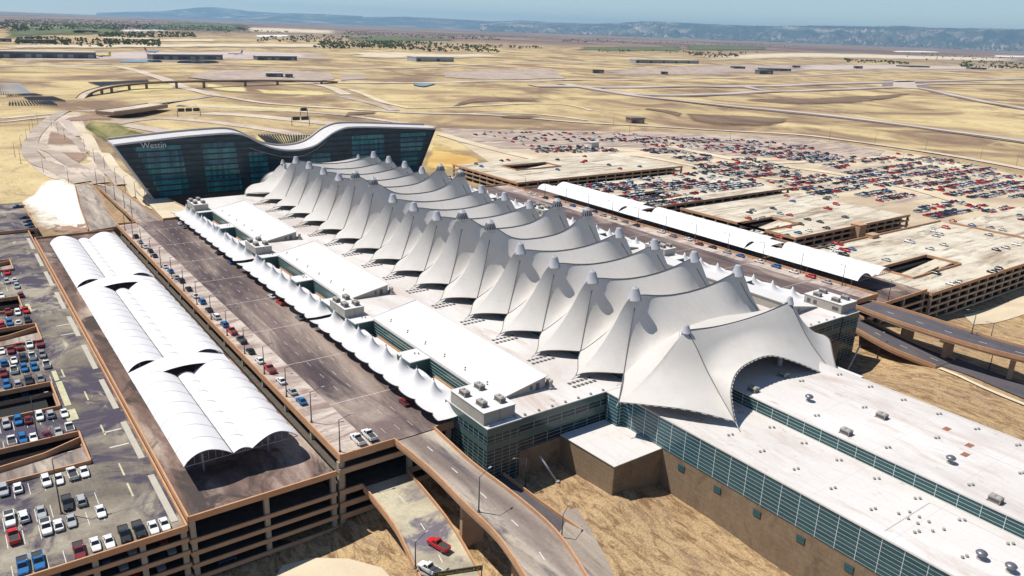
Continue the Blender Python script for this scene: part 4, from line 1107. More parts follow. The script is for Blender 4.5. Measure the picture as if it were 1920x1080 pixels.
# measured so the words span the board
wx=max(v.co.x for v in me.vertices); s_=(Ls-1.6)/wx; o.scale=(s_,s_*.95,1)

# ------------------------------------------------------------------ lamps
def lamp_mesh():
    pass
LAMPS={}
def lamp(x,y,z,h,label,arm=3.0,ang=0,grp='street lamps',lean=None,double=False,mat=None):
    key=(round(h,1),arm,double)
    if key not in LAMPS:
        a=MB(); a.tube([(0,0,0),(0,0,h)],.17,6,r1=.10); a.lathe(0,0,[(.32,0),(.32,.35),(.18,.4)],8)
        b=MB(); 
        for s in ((1,-1) if double else (1,)):
            b.tube([(0,0,h-.15),(s*arm,0,h+.55)],.07,5)
        c=MB()
        for s in ((1,-1) if double else (1,)): c.box(min(s*arm,s*(arm+.9)),max(s*arm,s*(arm+.9)),-.17,.17,h+.48,h+.64)
        LAMPS[key]=[]
        for mb_,n,mt_ in ((a,'pole',M_pole),(b,'arm',M_pole),(c,'lamp_head',M_polel)):
            o=mb_.done(n,mt_); LAMPS[key].append(o.data); bpy.data.objects.remove(o)
    t=thing('street_lamp',label,'street lamp',grp,(x,y,z)); t.rotation_euler=(0,0,ang)
    for n,me in zip(('pole','arm','lamp_head'),LAMPS[key]):
        o=bpy.data.objects.new(n,me); COL.objects.link(o); o.parent=t
    return t
for i in range(15):
    lamp(-111.2,6.8+17.3*i,28,8.6,'lamp on the left drop-off road wall, %s from its near corner'%ORD[i],grp='lamps along the left drop-off road')
for i in range(12):
    lamp(120.4,19.3+20.1*i,28,9.2,'lamp on the right drop-off road wall, %s from its near end'%ORD[i],ang=math.pi,grp='lamps along the right drop-off road')
for i,p in enumerate((-132.25,518.22,24.94),(-131.46,489.39,24.29),(-121.9,593.48,20.6),(-121.81,456.37,22.6),(-114.87,395.4,25.86),(-77.65,586.51,17.31),(-87.32,618.53,21.59),(-86.18,667.8,21.39),(-84.67,720.95,20.08),(-100.87,715.14,20.73),(-91.28,768.19,19.64),(-106.78,678.49,21.01),(-114.47,627.6,21.34),(-87.6,475.21,24.44),(-85.94,446.98,23.4),(-89.28,398.13,26.57)) if 0 else enumerate([(-132.25,518.22,24.94),(-131.46,489.39,24.29),(-121.9,593.48,20.6),(-121.81,456.37,22.6),(-114.87,395.4,25.86),(-77.65,586.51,17.31),(-87.32,618.53,21.59),(-86.18,667.8,21.39),(-84.67,720.95,20.08),(-100.87,715.14,20.73),(-91.28,768.19,19.64),(-106.78,678.49,21.01),(-114.47,627.6,21.34),(-87.6,475.21,24.44),(-85.94,446.98,23.4)]):
    wh=['left of the loop road bend, nearest the left edge','left of the loop road, second from the left edge','left of the loop road, behind the leftmost pair','inside the near curve of the loop road','at the top of the pale bank','beside the pale strip by the hotel wing','on the brown loop island, near its middle','on the brown loop island, farther back','at the far tip of the brown loop island','left of the loop straight, third from its near end','left of the loop straight, farthest back','left of the loop straight, second from its near end','left of the loop straight, nearest','on the pale strip, second toward the hotel','on the pale strip, third toward the hotel'][i]
    lamp(p[0],p[1],p[2],9.5,'lamp '+wh,arm=1.2,grp='lamps around the loop road')
for i,(p,wh) in enumerate((((-102.34,376.46,27),'where the two far ramps part, nearest the loop'),((-102.5,346.51,27.6),'on the far ramp edge, second from the loop'),((-102.04,322.39,27.8),'on the far ramp edge, third from the loop'),((-101.74,298.68,28),'on the far ramp edge, fourth from the loop'),((-102.86,275.03,28),'on the far ramp edge by the deck end'),((-92.21,373.08,27.4),'on the hotel side of the far ramp, farthest'),((-93.34,340.08,27.8),'on the hotel side of the far ramp, second'),((-91.98,319.47,28),'on the hotel side of the far ramp, third'),((-92.04,294.46,28),'on the hotel side of the far ramp, nearest the deck'))):
    lamp(p[0],p[1],p[2],9.5,'lamp '+wh,arm=1.2,ang=-.4,grp='lamps along the far ramps')
for p,h,l,a in (((-168.4,63.13,22.2),11.5,'tall lamp among cars in front of the middle ramp of the left lot',0),((-168.26,24.24,22.2),13.5,'tall lamp among white cars near the front of the left lot',0),((-97.07,-31.63,28),8.6,'lamp on the outer wall of the big left ramp',.3),((-111.54,-30.18,19),6.5,'lamp on the wall of the lower ramp beside the clearance sign',.3),((-72.13,-15.74,16.83),8.0,'lamp on the dry lawn under the corner tower',2.8),((-75.75,-34.54,14.54),6.5,'lamp by the ground road right of the big left ramp',.5)): lamp(p[0],p[1],p[2],h,l,ang=a,grp='lamps near the left ramps')
for p,h,l,a in (((89.21,-16.7,15.54),8.5,'lamp on the dry bank left of the lower right ramp',.3),((110.01,-37.92,28),8.6,'lamp on the outer wall of the right upper ramp',2.6),((106.07,-47.59,18.23),9.0,'lamp on the grass between the two right ramps',2.6),((158.11,-26.87,11),8.0,'lamp on the grass beyond the right upper ramp',2.6),((130.31,3.83,24.2),9.0,'lamp on the near end of the right platform',2.6)): lamp(p[0],p[1],p[2],h,l,ang=a,grp='lamps near the right ramps')
for i,p in enumerate(((565.05,231.13,14.06),(501.52,298.92,14.18),(527.05,405.36,14.18),(678.12,380.35,14.51),(709.08,341.21,14.29),(704.64,279.3,14.5),(688.06,213.92,14.75),(678.98,176.18,14.67),(414.57,371.9,14.17),(517.18,580.58,14.8),(481.97,515.68,14.33))):
    lamp(p[0],p[1],p[2],13,'tall lamp by the far right lots, '+['beside the widest lot lane','at the lot block behind the second garage','behind the back lot fence road','on the fence road, left one','on the fence road, second','on the fence road, third','on the fence road, fourth','on the fence road, rightmost','in the lot behind the farthest garage','far back beside the long fence road','beside the old lot left part'][i],arm=1.,grp='lamps of the far lots')
for a,b,l in (((-63.61,-17.99,16.47),(-67.15,-14.71,23.5),'leaning pale tie-down mast standing in the lawn under the corner tower'),((70.46,-16.24,14.5),(79.35,-14.61,22),'leaning pale tie-down mast on the bank right of the arch')):
    t=thing('tie_down_mast',l,'mast',None,a); m=MB(); d=Vector(b)-Vector(a); m.tube([(0,0,0),tuple(d)],.28,8); m.done('mast',M_polel,t); m=MB(); m.lathe(0,0,[(.6,-.2),(.6,.4),(.3,.5)],8); m.done('footing',M_grey,t)
    m=MB(); tgt=Vector((-34.3,-9.5,34.5)) if a[0]<0 else Vector((34.3,-9.5,34.5)); m.tube([tuple(d),tuple(tgt-Vector(a))],.05,4); m.done('stay_cable',M_cable,t)

# ------------------------------------------------------------------ vehicles
PAINT={'white':(.72,.72,.70),'silver':(.36,.37,.37),'grey':(.20,.20,.20),'black':(.022,.024,.028),'red':(.50,.018,.02),'dark red':(.17,.02,.025),'blue':(.018,.13,.33),'dark blue':(.02,.04,.10)}
def paint(c): return plain('paint_'+c.replace(' ','_'),PAINT[c],.28,spec=.5)
def shape(kind):
    """side profile stations: (y, z_low, z_belt, half width) and cabin"""
    if kind=='sedan': L,W,belt,top,bon=4.7,1.84,.92,1.45,.80
    elif kind=='suv': L,W,belt,top,bon=4.75,1.9,1.05,1.72,1.0
    else: L,W,belt,top,bon=5.8,2.0,1.12,1.85,1.08
    h=L/2
    if kind=='sedan': cab=((-h+.45,-.95),(h-1.5,h-2.25))     # rear base/top, front base/top (y)
    elif kind=='suv': cab=((-h+.12,-h+.55),(h-1.35,h-2.0))
    else: cab=((-.25,-.05),(h-1.55,h-2.2))
    return L,W,belt,top,bon,h,cab
VMESH={}
def vehicle_meshes(kind,lod):
    L,W,belt,top,bon,h,((rb,rt),(fb,ft))=shape(kind)
    w=W/2
    body=MB()
    def ring(y,zl,zt,hw,ch=.12): return [(-hw+.05,y,zl),(hw-.05,y,zl),(hw,y,(zl+zt)/2),(hw-ch*.4,y,zt-.08),(hw-ch,y,zt),(-hw+ch,y,zt),(-hw+ch*.4,y,zt-.08),(-hw,y,(zl+zt)/2)]
    st=[(-h,.45,belt-.12,w-.16),(-h+.12,.3,belt-.02,w-.04),(-h+1.0,.28,belt,w),(0,.25,belt,w),(h-1.4,.28,belt,w),(h-.9,.28,bon-.02,w-.02),(h-.15,.3,bon-.14,w-.10),(h,.42,bon-.28,w-.24)]
    if kind=='pickup': st=[(-h,.5,1.05,w-.08),(-h+.08,.42,1.1,w-.02)]+st[2:]
    prev=None
    for s in st:
        b=len(body.v); body.v.extend(ring(*s))
        if prev is not None:
            for k in range(8): body.face((prev+k,b+k,b+(k+1)%8,prev+(k+1)%8),None,0,False)
        else: body.face([b+k for k in range(8)])
        prev=b
    body.face([prev+7-k for k in range(8)])
    # roof skin
    tw=w-.24
    body.hexa([(-tw,rt,top-.09),(tw,rt,top-.09),(tw,ft,top-.09),(-tw,ft,top-.09)],[(-tw+.06,rt+.06,top),(tw-.06,rt+.06,top),(tw-.06,ft-.06,top),(-tw+.06,ft-.06,top)])
    for sx in (-1,1):           # pillars
        for (y0,y1) in ((rb,rt),(fb,ft),((rb+fb)/2-.1,(rt+ft)/2-.1)):
            body.bar((sx*(w-.1),y0,belt-.02),(sx*(tw-.01),y1,top-.06),.10,.08)
    if kind!='sedan' and kind!='pickup': body.bar((-tw+.15,rt+.3,top+.03),(-tw+.15,ft-.4,top+.03),.06,.05); body.bar((tw-.15,rt+.3,top+.03),(tw-.15,ft-.4,top+.03),.06,.05)
    glass=MB(); g=w-.13
    glass.hexa([(-g,rb,belt-.03),(g,rb,belt-.03),(g,fb,belt-.03),(-g,fb,belt-.03)],[(-tw,rt,top-.08),(tw,rt,top-.08),(tw,ft,top-.08),(-tw,ft,top-.08)])
    bed=MB()
    if kind=='pickup':
        bed.box(-w+.16,w-.16,-h+.16,rb-.1,belt-.02,belt+.012)
        body.bar((-w+.07,-h+.05,belt+.05),(-w+.07,rb,belt+.05),.13,.12); body.bar((w-.07,-h+.05,belt+.05),(w-.07,rb,belt+.05),.13,.12); body.bar((-w+.1,-h+.06,belt+.05),(w-.1,-h+.06,belt+.05),.1,.12)
    wheel=MB(); r_=.34 if kind=='sedan' else .39
    n=12; 
    for s in (-.11,.11):
        b=len(wheel.v)
        for k in range(n): wheel.v.append((s,r_*math.cos(2*math.pi*k/n),r_*math.sin(2*math.pi*k/n)))
        wheel.face([b+k for k in range(n)][::(1 if s>0 else -1)])
    for k in range(n): wheel.face((k,(k+1)%n,n+(k+1)%n,n+k))
    rim=MB()
    for s in (-.125,.125):
        b=len(rim.v)
        for k in range(8): rim.v.append((s,r_*.6*math.cos(2*math.pi*k/8),r_*.6*math.sin(2*math.pi*k/8)))
        rim.face([b+k for k in range(8)][::(1 if s>0 else -1)])
    lights=[]
    for sx in (-1,1):
        q=MB(); q.box(min(sx*(w-.62),sx*(w-.26)),max(sx*(w-.62),sx*(w-.26)),h-.14,h-.02,bon-.40,bon-.24); lights.append(('headlight',q))
        q=MB(); q.box(min(sx*(w-.5),sx*(w-.16)),max(sx*(w-.5),sx*(w-.16)),-h-.01,-h+.06,belt-.36,belt-.2); lights.append(('tail_light',q))
    return body,glass,bed,wheel,rim,lights,(W,h,r_)
def _strip(mb_,n,m):
    o=mb_.done(n,m); me=o.data; bpy.data.objects.remove(o); return me
M_head=plain('lamp_glass',(.55,.55,.52),.2); M_tail=plain('tail_glass',(.30,.01,.01),.3); M_rim=plain('rim_metal',(.35,.35,.36),.4,.6); M_bed=plain('bed_liner',(.05,.05,.05),.8)
FULL={};LOW={}
def getfull(kind,color):
    if kind not in VMESH:
        b,g,bd,wh,ri,li,dim=vehicle_meshes(kind,0)
        VMESH[kind]=(_strip(b,'body',paint('white')),_strip(g,'windows',M_glass),_strip(bd,'cargo_bed',M_bed) if bd.v else None,_strip(wh,'tyre',M_tire),_strip(ri,'rim',M_rim),[(n,_strip(q,n,M_head if n=='headlight' else M_tail)) for n,q in li],dim)
    if (kind,color) not in FULL:
        me=VMESH[kind][0].copy(); me.materials[0]=paint(color); FULL[(kind,color)]=me
    return FULL[(kind,color)],VMESH[kind]
NAMES={'sedan':'parked_car','suv':'parked_suv','pickup':'pickup_truck'}
WORD={'sedan':'car','suv':'SUV','pickup':'pickup truck'}
NCAR=0
def car(kind,color,x,y,z,rot,label,grp,full=True):
    global NCAR; NCAR+=1
    me,V=getfull(kind,color)
    if full:
        t=thing(NAMES[kind],label,{'sedan':'car','suv':'SUV','pickup':'pickup truck'}[kind],grp,(x,y,z)); t.rotation_euler=(0,0,rot)
        def P(n,me_,loc=(0,0,0)):
            o=bpy.data.objects.new(n,me_); COL.objects.link(o); o.parent=t; o.location=loc; return o
        P('body',me); P('windows',V[1])
        if V[2]: P('cargo_bed',V[2])
        W,h,r_=V[6]
        for sx in (-1,1):
            for yy in (-h+.95,h-.95):
                wl=P('wheel',V[3],(sx*(W/2-.10),yy,r_)); o=bpy.data.objects.new('rim',V[4]); COL.objects.link(o); o.parent=wl
        if full==2:
            for n,me_ in V[5]: P(n,me_)
    else:
        if (kind,color) not in LOW:
            # one light mesh, two materials
            b,g,bd,wh,ri,li,dim=vehicle_meshes(kind,1)
            m=MB()
            for src,mi in ((b,0),(g,1),(bd,1)):
                o0=len(m.v); m.v+=src.v
                for f_ in src.f: m.face([i+o0 for i in f_],None,mi)
            W,h,r_=dim
            for yy in (-h+.95,h-.95): m.box(-W/2+.02,W/2-.02,yy-.33,yy+.33,0,.5,2)
            LOW[(kind,color)]=_strip(m,'car',[paint(color),M_glass,M_tire])
        o=bpy.data.objects.new(NAMES[kind],LOW[(kind,color)]); COL.objects.link(o); o.location=(x,y,z); o.rotation_euler=(0,0,rot)
        tag(o,label,{'sedan':'car','suv':'SUV','pickup':'pickup truck'}[kind],grp)
C_={'w':'white','s':'silver','g':'grey','k':'black','r':'red','d':'dark red','b':'blue','n':'dark blue'}; C2=C_
K_={'c':'sedan','u':'suv','p':'pickup'}
# left lot: kind+colour, direction, position
LOT=[('pr',(-162.07,220.5,22.9)),('cw',(-160.54,208.05,22.9)),('us',(-163.25,207.21,22.9)),('us',(-160.54,198.62,22.9)),('cw',(-166.35,189.35,22.9)),('ud',(-160.37,186.59,22.9)),('pr',(-166.05,168.1,22.9)),('uw',(-163.31,165.84,22.9)),('pr',(-160.74,166.91,22.9)),('ur',(-169.03,155.66,22.9)),('ub',(-166.66,156.04,22.9)),('cw',(-164.13,155.13,22.9)),('uk',(-161.24,155.84,22.9)),
('cw',(-170.98,129.48,22.9)),('pd',(-168.57,129.03,22.9)),('pr',(-166.1,130.6,22.9)),('pw',(-163.25,130.96,22.9)),('pr',(-160.49,130.09,22.9)),('ub',(-171.29,118.93,22.9)),('cw',(-168.53,119.62,22.9)),('uk',(-166.12,119.6,22.9)),('pw',(-163.64,120.03,22.9)),('ug',(-160.88,120.07,22.9)),('pd',(-172.03,110.68,22.9)),('pw',(-169.23,111.65,22.9)),('ub',(-166.63,111.43,22.9)),('ub',(-164.03,110.98,22.9)),('pw',(-160.81,111.09,22.9)),('ub',(-171.94,101.12,22.9)),('us',(-169.31,100.33,22.9)),('pk',(-166.43,101.1,22.9)),('ug',(-163.55,100.17,22.9)),
('us',(-174.21,74.52,22.9)),('ub',(-171.49,75.22,22.9)),('cd',(-169.37,74.59,22.9)),('uw',(-166.63,74.98,22.9)),('us',(-164.15,74.86,22.9)),('cw',(-161.03,73.62,22.9)),('pw',(-173.92,64.12,22.9)),('ub',(-171.55,63.89,22.9)),('cw',(-169.3,63.1,22.9)),('cd',(-166.33,63.32,22.9)),('cs',(-163.77,63.18,22.9)),('pw',(-161.08,64.16,22.9)),
('uw',(-169.31,39.38,22.9)),('cw',(-166.79,38.82,22.9)),('pw',(-163.93,39.69,22.9)),('cw',(-161.51,39.1,22.9)),('cw',(-174.85,39.81,22.9)),('us',(-177.51,40.25,22.9)),('pw',(-177.46,27.2,22.9)),('uw',(-174.97,26.72,22.9)),('pr',(-177.4,20.12,22.9)),('cs',(-171.76,26.48,22.9)),('pw',(-171.58,19.99,22.9)),('cw',(-169.38,19.55,22.9)),('cs',(-166.97,19.66,22.9)),('pk',(-166.64,27.2,22.9)),('us',(-164.02,26.72,22.9)),('cw',(-161.28,19.99,22.9)),('pb',(-176.87,8.48,22.9)),('pb',(-174.24,8.47,22.9)),('pd',(-167.24,7.62,22.9)),('cw',(-164.24,8.31,22.9)),('cw',(-161.78,7.73,22.9)),('pk',(-158.72,8.49,22.9)),('pk',(-155.92,8.62,22.9)),('cw',(-153.28,7.89,22.9)),('cw',(-151.07,7.78,22.9))]
rows=[]
for c,p in sorted(LOT,key=lambda q_:q_[1][1]):
    for r_ in rows:
        if abs(r_[0]-p[1])<2.9: r_[1].append((c,p)); break
    else: rows.append([p[1],[(c,p)]])
rows.sort(key=lambda r_:r_[0])
m=MB()
for r_ in rows:
    x=-161.
    while x>-200:
        m.box(x-.07,x+.07,r_[0]-2.9,r_[0]+2.6,22.2,22.215); x-=2.95
LD(m,'bay_stripes',M_wmark)['kind']='stuff'
for ri,(ym,lst) in enumerate(rows):
    lst.sort(key=lambda q_:-q_[1][0])
    for ci,(c,p) in enumerate(lst):
        k_,col_=K_[c[0]],C2[c[1]]
        rot=math.pi if (ri*7+ci*3)%5<3 or ri==0 else 0.
        car(k_,col_,p[0],p[1]-.3,22.21,rot+random.uniform(-.03,.03),'%s %s on left garage roof, %s row back, %s from right'%(col_,WORD[k_],ORD[ri],ORD[ci]),'cars on the left garage roof',2 if ri<6 else 1)
for i,p in enumerate([(-146.05,347.2,24),(-146.3,318.82,24),(-145.61,309.14,24),(-145.69,301.46,24),(-145.77,294,24)]):
    car('sedan' if i else 'pickup','dark blue' if i!=1 else 'black',p[0],p[1],22.95,R(90),'%s %s by the far left block right wall, %s from back'%('dark blue' if i!=1 else 'black','car' if i else 'pickup truck',ORD[i]),'cars on the far left block',1)
# cars visible inside the open storeys under the left lot
for i,(px_,z_,c) in enumerate(((-158,18.9,'silver'),(-163,18.9,'dark blue'),(-152,18.9,'dark red'),(-172,18.9,'silver'),(-178,18.9,'dark blue'),(-156,15.8,'blue'),(-160,15.8,'silver'),(-150.5,15.8,'silver'),(-168,15.8,'dark blue'),(-153,12.6,'silver'),(-158,12.6,'red'),(-166,12.6,'dark blue'))):
    car('suv',c,px_,7.6,z_+.15,math.pi,'%s SUV inside the %s open storey of the left garage, %s bay from corner'%(c,{18.9:'upper',15.8:'middle',12.6:'lower'}[z_],ORD[int((-147-px_)/3.1)]),'cars inside the left garage',1)
for i,(x_,c) in enumerate(((-168,'blue'),(-173,'dark blue'),(-163.5,'dark blue'),(-178,'silver'))):
    car('suv',c,x_,99.0,18.95+.05,math.pi,'%s SUV under the roof inside the front ramp well, %s'%(c,('third from the right','fourth from the right','second from the right','fifth from the right')[i]),'cars inside the ramp well',1)
# departures decks
def deckrow(L,side,fulls):
    for i,(c,p,rw) in enumerate(L):
        k_,col_=K_[c[0]],C2[c[1]]
        car(k_,col_,p[0],p[1],28.02,rw,'%s %s on the %s upper road, %s'%(col_,WORD[k_],side,fulls(i)),'cars along the %s drop-off road'%side,1)
L1=[('uk',(-109.64,233.36,28.6),0),('cs',(-110.11,222.89,28.6),0),('cw',(-109.99,213.58,28.6),0),('ck',(-109.58,205.44,28.6),0),('cn',(-109.76,196.96,28.6),0),('cw',(-109.91,179.12,28.6),0),('cb',(-109.54,171.32,28.6),0),('cs',(-109.6,162.43,28.6),0),('uk',(-109.18,156.72,28.6),0),('ck',(-109.39,145.59,28.6),0),('cw',(-109.5,136.41,28.6),0),('ub',(-109.17,128.74,28.6),0),('ck',(-109.51,119.21,28.6),0),('uw',(-109.47,110.85,28.6),0),('ub',(-109.31,102.23,28.6),0),('pr',(-109.09,94.8,28.6),0),('pk',(-108.94,85.89,28.6),0),('ck',(-109.43,76.08,28.6),0),('cw',(-109.42,67.75,28.6),0),('pr',(-109.02,59.95,28.6),0),('cw',(-109.14,50.92,28.6),0),('cs',(-109.08,42.82,28.6),0),('cb',(-109.14,35.97,28.6),0)]
deckrow(L1,'left',lambda i:'%s from near end of outer row'%ORD[len(L1)-1-i])
L2=[('cw',(-86.28,248.96,28.6),0),('cg',(-86.22,241.57,28.6),0),('ck',(-85.87,188.47,28.6),0),('cb',(-85.44,172.41,28.6),0),('cw',(-86.05,122.07,28.6),0),('pr',(-85.73,113.88,28.6),0),('cg',(-85.84,95.93,28.6),0),('cd',(-86.19,20.67,28.6),0)]
deckrow(L2,'left',lambda i:'%s from near end by the peaks'%ORD[len(L2)-1-i])
deckrow([('pw',(-105.5,9.07,28.8),0),('pw',(-102.23,9.5,28.8),0)],'left',lambda i:('left' if i==0 else 'right')+' one of the near-corner pair')
L3=[('cw',(118.47,232.79,28.6),0),('cw',(117.44,226.01,28.6),0),('ck',(117.57,216.19,28.6),0),('cb',(118.37,191.44,28.6),0),('cn',(119.48,173.63,28.6),0),('cs',(117.49,164.19,28.6),0),('cs',(117.48,155.52,28.6),0),('cg',(117.3,146.51,28.6),0),('ck',(117.2,137.75,28.6),0),('cw',(118.71,121.38,28.6),0),('cg',(117.94,112.26,28.6),0),('cw',(119.72,103.75,28.6),0),('cd',(117.5,94.54,28.6),0),('ck',(118.68,87.19,28.6),0),('cs',(117.95,77.86,28.6),0),('cb',(118.31,70.34,28.6),0),('cw',(118.28,59.8,28.6),0),('ub',(118.33,50.6,28.6),0),('cw',(118.23,41.39,28.6),0),('ur',(118.63,33.13,28.6),0),('cs',(117.91,24.95,28.6),0)]
deckrow(L3,'right',lambda i:'%s from its near end'%ORD[len(L3)-1-i])
p=(-103.44,-25.84,19.4); car('pickup','red',p[0],p[1],18.25,.25,'red pickup truck driving on the lower left ramp','vehicles on the lower ramp',2)
p=(-108.78,-31.3,19.2); car('pickup','white',p[0],p[1],17.9,.3,'white pickup truck on the lower left ramp just behind the clearance sign','vehicles on the lower ramp',2)
# right-hand roofs, scattered singles
def sc(L,z,where,grp):
    for i,(c,p) in enumerate(L):
        car(K_[c[0]],C2[c[1]],p[0],p[1],z,random.choice((0,math.pi)),'%s %s on the %s, %s'%(C2[c[1]],WORD[K_[c[0]]],where,ORD[i]+' from left'),grp,False)
z4=lambda a,b:None
R1=[('cs',(193.54,40.09,23.5)),('uk',(192.92,15.01,23.5)),('cw',(181.63,2.93,23.5)),('cs',(188.25,1.81,23.5)),('uk',(219.79,1.71,23.5)),('uk',(228.43,1.8,23.5)),('pw',(241.13,53.42,23.5)),('cs',(236.47,40.02,23.5)),('cs',(251.92,40.05,23.5)),('cs',(268.86,52.76,23.5)),('cs',(274.83,53.61,23.5)),('cw',(279.64,59.35,23.5)),('ur',(294.96,59.79,23.5)),('ck',(267.85,20.38,23.5)),('cs',(277.48,19.91,23.5)),('cw',(291.1,19.89,23.5)),('cg',(300.57,38.41,23.5)),('cb',(317.53,55.23,23.5)),('cs',(321.57,39.83,23.5)),('cr',(318.49,67,23.5)),('pk',(183.37,56.66,23.5)),('pr',(191.63,61.18,23.5)),('cb',(197.24,60.41,23.5)),('cw',(181.44,61.09,23.5)),('cw',(187.06,62.54,23.5)),('ck',(187.28,69.41,23.5)),('cn',(187.18,71.83,23.5)),('ck',(195.93,71.86,23.5)),('pr',(200.41,70.63,23.5)),('cw',(188.36,67.63,23.5))]
R1.sort(key=lambda q_:(q_[1][0])); sc(R1,23.02,'nearest right garage roof','cars on the nearest right garage')
R2=[('cb',(276.63,151.77,23.5)),('ck',(305.04,145.18,23.5)),('pr',(277.38,126.17,23.5)),('ur',(295.18,131.36,23.5)),('ck',(264.8,106.07,23.5)),('cs',(236.1,132.21,23.5)),('cr',(237.45,126.65,23.5)),('ck',(237.49,114.04,23.5)),('ck',(238.34,105.97,23.5)),('cr',(288.84,164.98,23.5)),('ck',(222.36,108.43,23.5)),('cr',(209.47,108.02,23.5)),('cs',(215.79,130,23.5)),('cw',(207.68,129.61,23.5)),('cr',(206.47,133.3,23.5)),('cr',(184.1,95.82,23.5)),('cb',(191.01,95.99,23.5)),('cb',(202.47,96.49,23.5)),('cw',(212.59,96.54,23.5)),('ck',(227.94,95.37,23.5)),('cw',(182.24,107.33,23.5)),('cg',(227.97,146.31,23.5)),('ck',(220.61,143.46,23.5)),('ck',(244.13,143.14,23.5))]
R2.sort(key=lambda q_:(q_[1][0])); sc(R2,23.02,'second right garage roof','cars on the second right garage')
R4=[('ur',(256.23,337.37,23.5)),('cr',(250.43,334.08,23.5)),('ck',(239.65,353.5,23.5)),('cr',(273.2,357.46,23.5)),('ck',(262.17,314.61,23.5)),('cr',(257.68,297.4,23.5)),('cb',(280.31,298.13,23.5)),('cb',(208.28,314.48,23.5)),('ck',(192.66,368.06,23.5)),('cr',(199.56,367.97,23.5)),('cb',(164.99,363.29,23.5)),('cb',(161.89,351.16,23.5)),('cr',(317.81,368.21,23.5))]
R4.sort(key=lambda q_:(q_[1][0])); sc(R4,23.02,'farthest right garage roof','cars on the farthest right garage')
# crowded blocks
def inside(p,poly):
    x,y=p; r_=False; n=len(poly)
    for i in range(n):
        x0,y0=poly[i][:2]; x1,y1=poly[(i+1)%n][:2]
        if (y0>y)!=(y1>y) and x<(x1-x0)*(y-y0)/(y1-y0)+x0: r_=not r_
    return r_
BLK=[('third right roof',[(161,182),(224,182),(224,199),(310,195),(310,230),(161,262)],23.02,.62,'cars on the third right garage'),
('third right roof, rear',[(240,232),(312,232),(312,260),(180,261)],23.02,.25,'cars on the third right garage'),
('strip beside second right garage',[(161,92),(188,92),(188,172),(161,172)],14.5,.75,'cars beside the second right garage'),
('lot behind second right garage',[(382.59,234.41,13.93),(441.75,241.71,13.99),(431.68,181.3,13.82),(367,183.94,13.97)],0,.60,'cars in the lot behind the second garage'),
('lot behind nearest right garage',[(385.12,175.43,13.9),(438.81,173.07,13.81),(427.1,144.59,13.7),(377.7,145.2,13.81)],0,.65,'cars behind the nearest garage'),
('large lot beyond wide lane',[(470.04,236.78,14.09),(558.53,243.53,14.12),(627.96,183.56,14.02),(581.67,125.73,14.08),(507.8,96.62,13.92),(454.39,124.49,13.68),(457.74,168.58,13.85)],0,.55,'cars in the large far lot'),
('lot by the right-edge lane',[(368.7,117.62,13.95),(435.09,121.32,13.65),(436.57,94.14,13.62),(356.28,96.77,14)],0,.72,'cars in the right edge lot'),
('lot beyond third right garage',[(408.53,326.79,14.07),(460.88,330.94,14.12),(440.27,256.81,14.01),(411.34,236.92,13.9),(367.03,257.87,13.87)],0,.62,'cars beyond the third garage'),
('lot across the pale lane',[(486.94,315.99,14.14),(533.17,320.68,14.31),(542.26,260.42,14.18),(486.89,246.8,14.14)],0,.62,'cars across the lane'),
('lot behind farthest right garage',[(391.51,411.39,14.18),(419.33,412.43,14.06),(435.24,352.53,14.13),(391.5,318.71,13.98),(386.35,343.07,14.07)],0,.62,'cars right behind the farthest garage'),
('strip behind farthest right garage',[(298.85,484.64,14.67),(375.82,445.67,14.12),(367.63,413.33,14.23),(307.06,423.09,14.38),(278.18,427.52,14.49)],0,.45,'cars left behind the farthest garage'),
('back lot',[(372.59,501.65,14.14),(523.5,462.26,14.12),(602.85,368.67,15.04),(559.23,301.08,14.45),(479.06,345.08,14.1),(412.45,444.29,13.97)],0,.26,'cars in the back lot'),
('old lot',[(291.49,588.32,15.22),(462.98,522.71,14.33),(503.26,452.06,14.01),(412.45,444.29,13.97),(300.12,500.09,14.71)],0,.13,'cars in the old lot'),
('far right lot',[(533.44,284.6,14.24),(601.32,267.65,14.53),(643.93,234.66,14.52),(645.58,193.87,14.24),(570.46,228.78,14.04)],0,.35,'cars in the far right lot'),
('right edge lot',[(428.31,112.26,13.65),(462.87,78.87,13.59),(388.1,49.48,13.76),(402.82,71.93,13.74)],0,.4,'cars by the right edge'),
('lot beyond second right garage, rear',[(358.51,251.24,13.88),(379.93,230.45,13.94),(368.56,166.16,13.88),(346.07,165.13,13.82),(350.61,224.41,13.98)],0,.5,'cars behind the second garage'),
('lot beyond pale lane, near side',[(433.56,220.9,13.93),(485.52,212.37,14.08),(472.17,176.3,13.93),(436.01,179.21,13.82)],0,.6,'cars by the pale lane'),
('middle back lot',[(491.85,403.92,13.97),(550.53,319.97,14.45),(585.74,264.48,14.38),(527.1,280.56,14.21),(472.88,340.27,14.11)],0,.36,'cars in the middle back lot'),
('lot right of the farthest garage',[(365.78,321.4,13.89),(401.12,317.45,14.01),(380.23,268.14,13.86),(346.03,252.18,13.85),(337.37,272.69,13.71)],0,.6,'cars right of the farthest garage'),
('upper right lot corner',[(638.26,294.5,15.08),(655.19,229.41,14.57),(635.78,160.77,14.07),(584.82,126.97,14.06),(620.18,187.39,13.97)],0,.28,'cars in the upper right corner'),
('outer block roof',[(315,-4),(400,-4),(400,60),(315,60)],23.02,.10,'cars on the outer block')]
cols=['black']*24+['red']*17+['white']*26+['silver']*20+['dark red']*4+['blue']*3+['dark blue']*4+['grey']*4
ALL=[]
